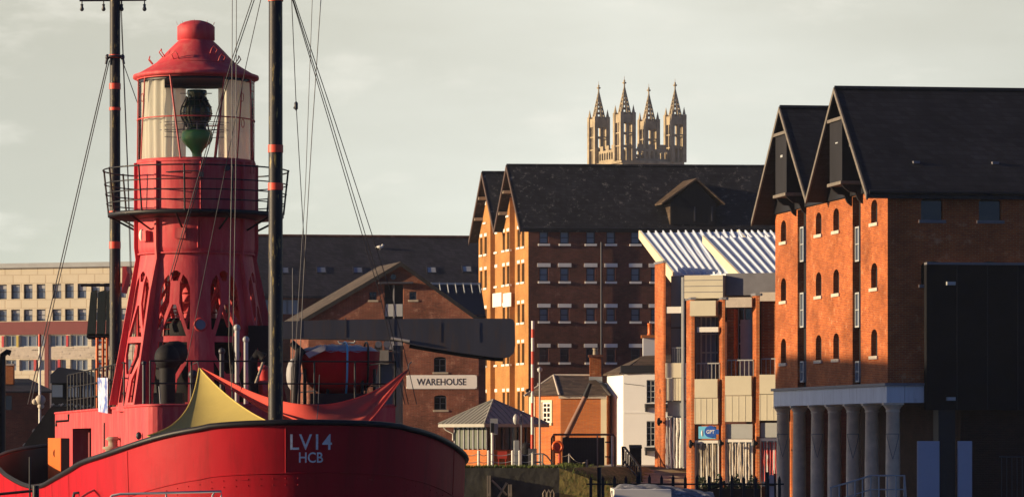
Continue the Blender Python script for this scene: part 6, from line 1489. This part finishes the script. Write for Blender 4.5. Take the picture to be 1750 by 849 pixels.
for px in (1024, 1092, 1311): t = MB(); c = P(px, 0, D + .1); t.tube([V((c.x, D + .12, -.6)), V((c.x, D + .12, ZY(798 if px == 1024 else 806, D)))], .045, 8); part(fc, 'post', t, M['black'])
# plants in a trough behind the fence
tr = MB(); D = 165; a, b = P(1192, 0, D), P(1300, 0, D); tr.box(V((a.x, D, -1.75)), (b.x - a.x, 0, 0), (0, .8, 0), (0, 0, .9)); pt_ = thing('planter', 'long dark trough with low green shrubs before the shopfronts', 'planter', V(((a.x + b.x) / 2, D, -1.75))); part(pt_, 'trough', tr, M['blackW'])
lv = MB(); rr_ = random.Random(11)
for _ in range(1600):
    f = rr_.random(); h_ = (.35 + .25 * math.sin(f * 23) + .12 * math.sin(f * 61)) * rr_.random(); p = V((a.x + (b.x - a.x) * f, D + rr_.uniform(0, .8), -.85 + h_)); u = V((rr_.uniform(-1, 1), rr_.uniform(-1, 1), rr_.uniform(-1, 1))).normalized() * .06; v = V((rr_.uniform(-1, 1), rr_.uniform(-1, 1), rr_.uniform(-1, 1))).normalized() * .05
    lv.add([p - u, p + v, p + u, p - v], [(0, 1, 2, 3)])
part(pt_, 'foliage', lv, mat('shrub_leaves', (.03, .06, .02), .7, var=.5, scale=6))
# pale A-board by the columns
t = MB(); a, b = P(1312, 0, 158), P(1325, 0, 158); t.prism([V((a.x, 158, -1.75)), V((b.x, 158, -1.75)), V((b.x, 158.25, ZY(811, 158))), V((a.x, 158.25, ZY(811, 158)))], (0, .05, 0)); ab = thing('sign_board', 'pale folding sign board in a black frame left of the stone columns', 'sign', V((a.x, 158, -1.75))); part(ab, 'panel', t, mat('pale_board', (.5, .56, .62), .6))
t = MB(); t.tube([V((a.x, 157.95, -1.75)), V((a.x, 158.2, ZY(809, 158))), V((b.x, 158.2, ZY(809, 158))), V((b.x, 157.95, -1.75))], .05, 6); t.tube([V((a.x, 158.05, ZY(828, 158))), V((b.x, 158.05, ZY(828, 158)))], .045, 6); part(ab, 'frame', t, M['black'])
# ================================================================ covered boat in the foreground
D = 68; cbt = thing('covered_boat', 'small boat with a grey crumpled cover over its cabin, bottom right of centre', 'boat', V((P(1125, 0, D).x, D + 1.5, -3)))
rows = []; x0, x1 = P(1048, 0, D).x, P(1225, 0, D).x
for i in range(41):
    f = i / 40; x = x0 + (x1 - x0) * f; top = ZY(829 + 14 * max(0, f - .45) / .55 + (10 * (1 - f / .08) if f < .08 else 0), D); row = []
    for k in range(17):
        g2 = k / 16; yy = D + 2.6 * g2; pr_ = math.sin(PI * min(1, max(0, g2))) ** .35 if 0 < g2 < 1 else 0
        row.append(V((x, yy, -.5 + (top + .5) * pr_ + .02 * math.sin(i * .7 + k * 1.3) * (1 if 0 < k < 16 else 0))))
    rows.append(row)
part(cbt, 'cover', MB().grid(rows), mat('dark_canvas_cover', (.16, .17, .20), .8, var=.5, scale=3, col2=(.5, .5, .5), thr=.56))
t = MB(); t.box((x0 + .02, D - .02, -.9), ((x1 - x0) * .55, 0, 0), (0, 2.7, 0), (0, 0, ZY(836, D) + .9)); part(cbt, 'cabin', t, M['white']); bevel(t_ := bpy.context.scene.objects[-1] if False else cbt.children[-1], .04)
t = MB(); t.prism([V((x0 - .4, D - .2, -.7)), V((x1 + .6, D - .2, -.7)), V((x1 + .1, D - .1, -3.2)), V((x0, D - .1, -3.2))], (0, 3, 0)); part(cbt, 'hull', t, M['blackW'])

# tall warehouse standing left of the view, whose shade falls on the foot of the columned warehouse
t = MB(); t.bx(-52, -27, 118, 157.5, -6, 12.3); t.prism([V((-52.5, 117.5, 12.3)), V((-26.5, 117.5, 12.3)), V((-39.5, 117.5, 13.3))], (0, 40.5, 0))
o = link_mesh('building', t, M['brickS'], V((0, 0, 0))); o['kind'] = 'structure'

# thin evening haze
hm = bpy.data.materials.new('haze'); hm.use_nodes = True; hn = hm.node_tree; hn.nodes.remove(hn.nodes['Principled BSDF'])
pv = N(hn, 'ShaderNodeVolumePrincipled'); pv.inputs['Color'].default_value = (.72, .82, 1, 1); pv.inputs['Density'].default_value = .00011; pv.inputs['Anisotropy'].default_value = .2
hn.links.new(pv.outputs[0], hn.nodes['Material Output'].inputs['Volume'])
t = MB(); t.bx(-420, 420, -70, 760, -7, 74); hz = link_mesh('haze', t, hm, V((0, 0, 0))); hz['kind'] = 'stuff'
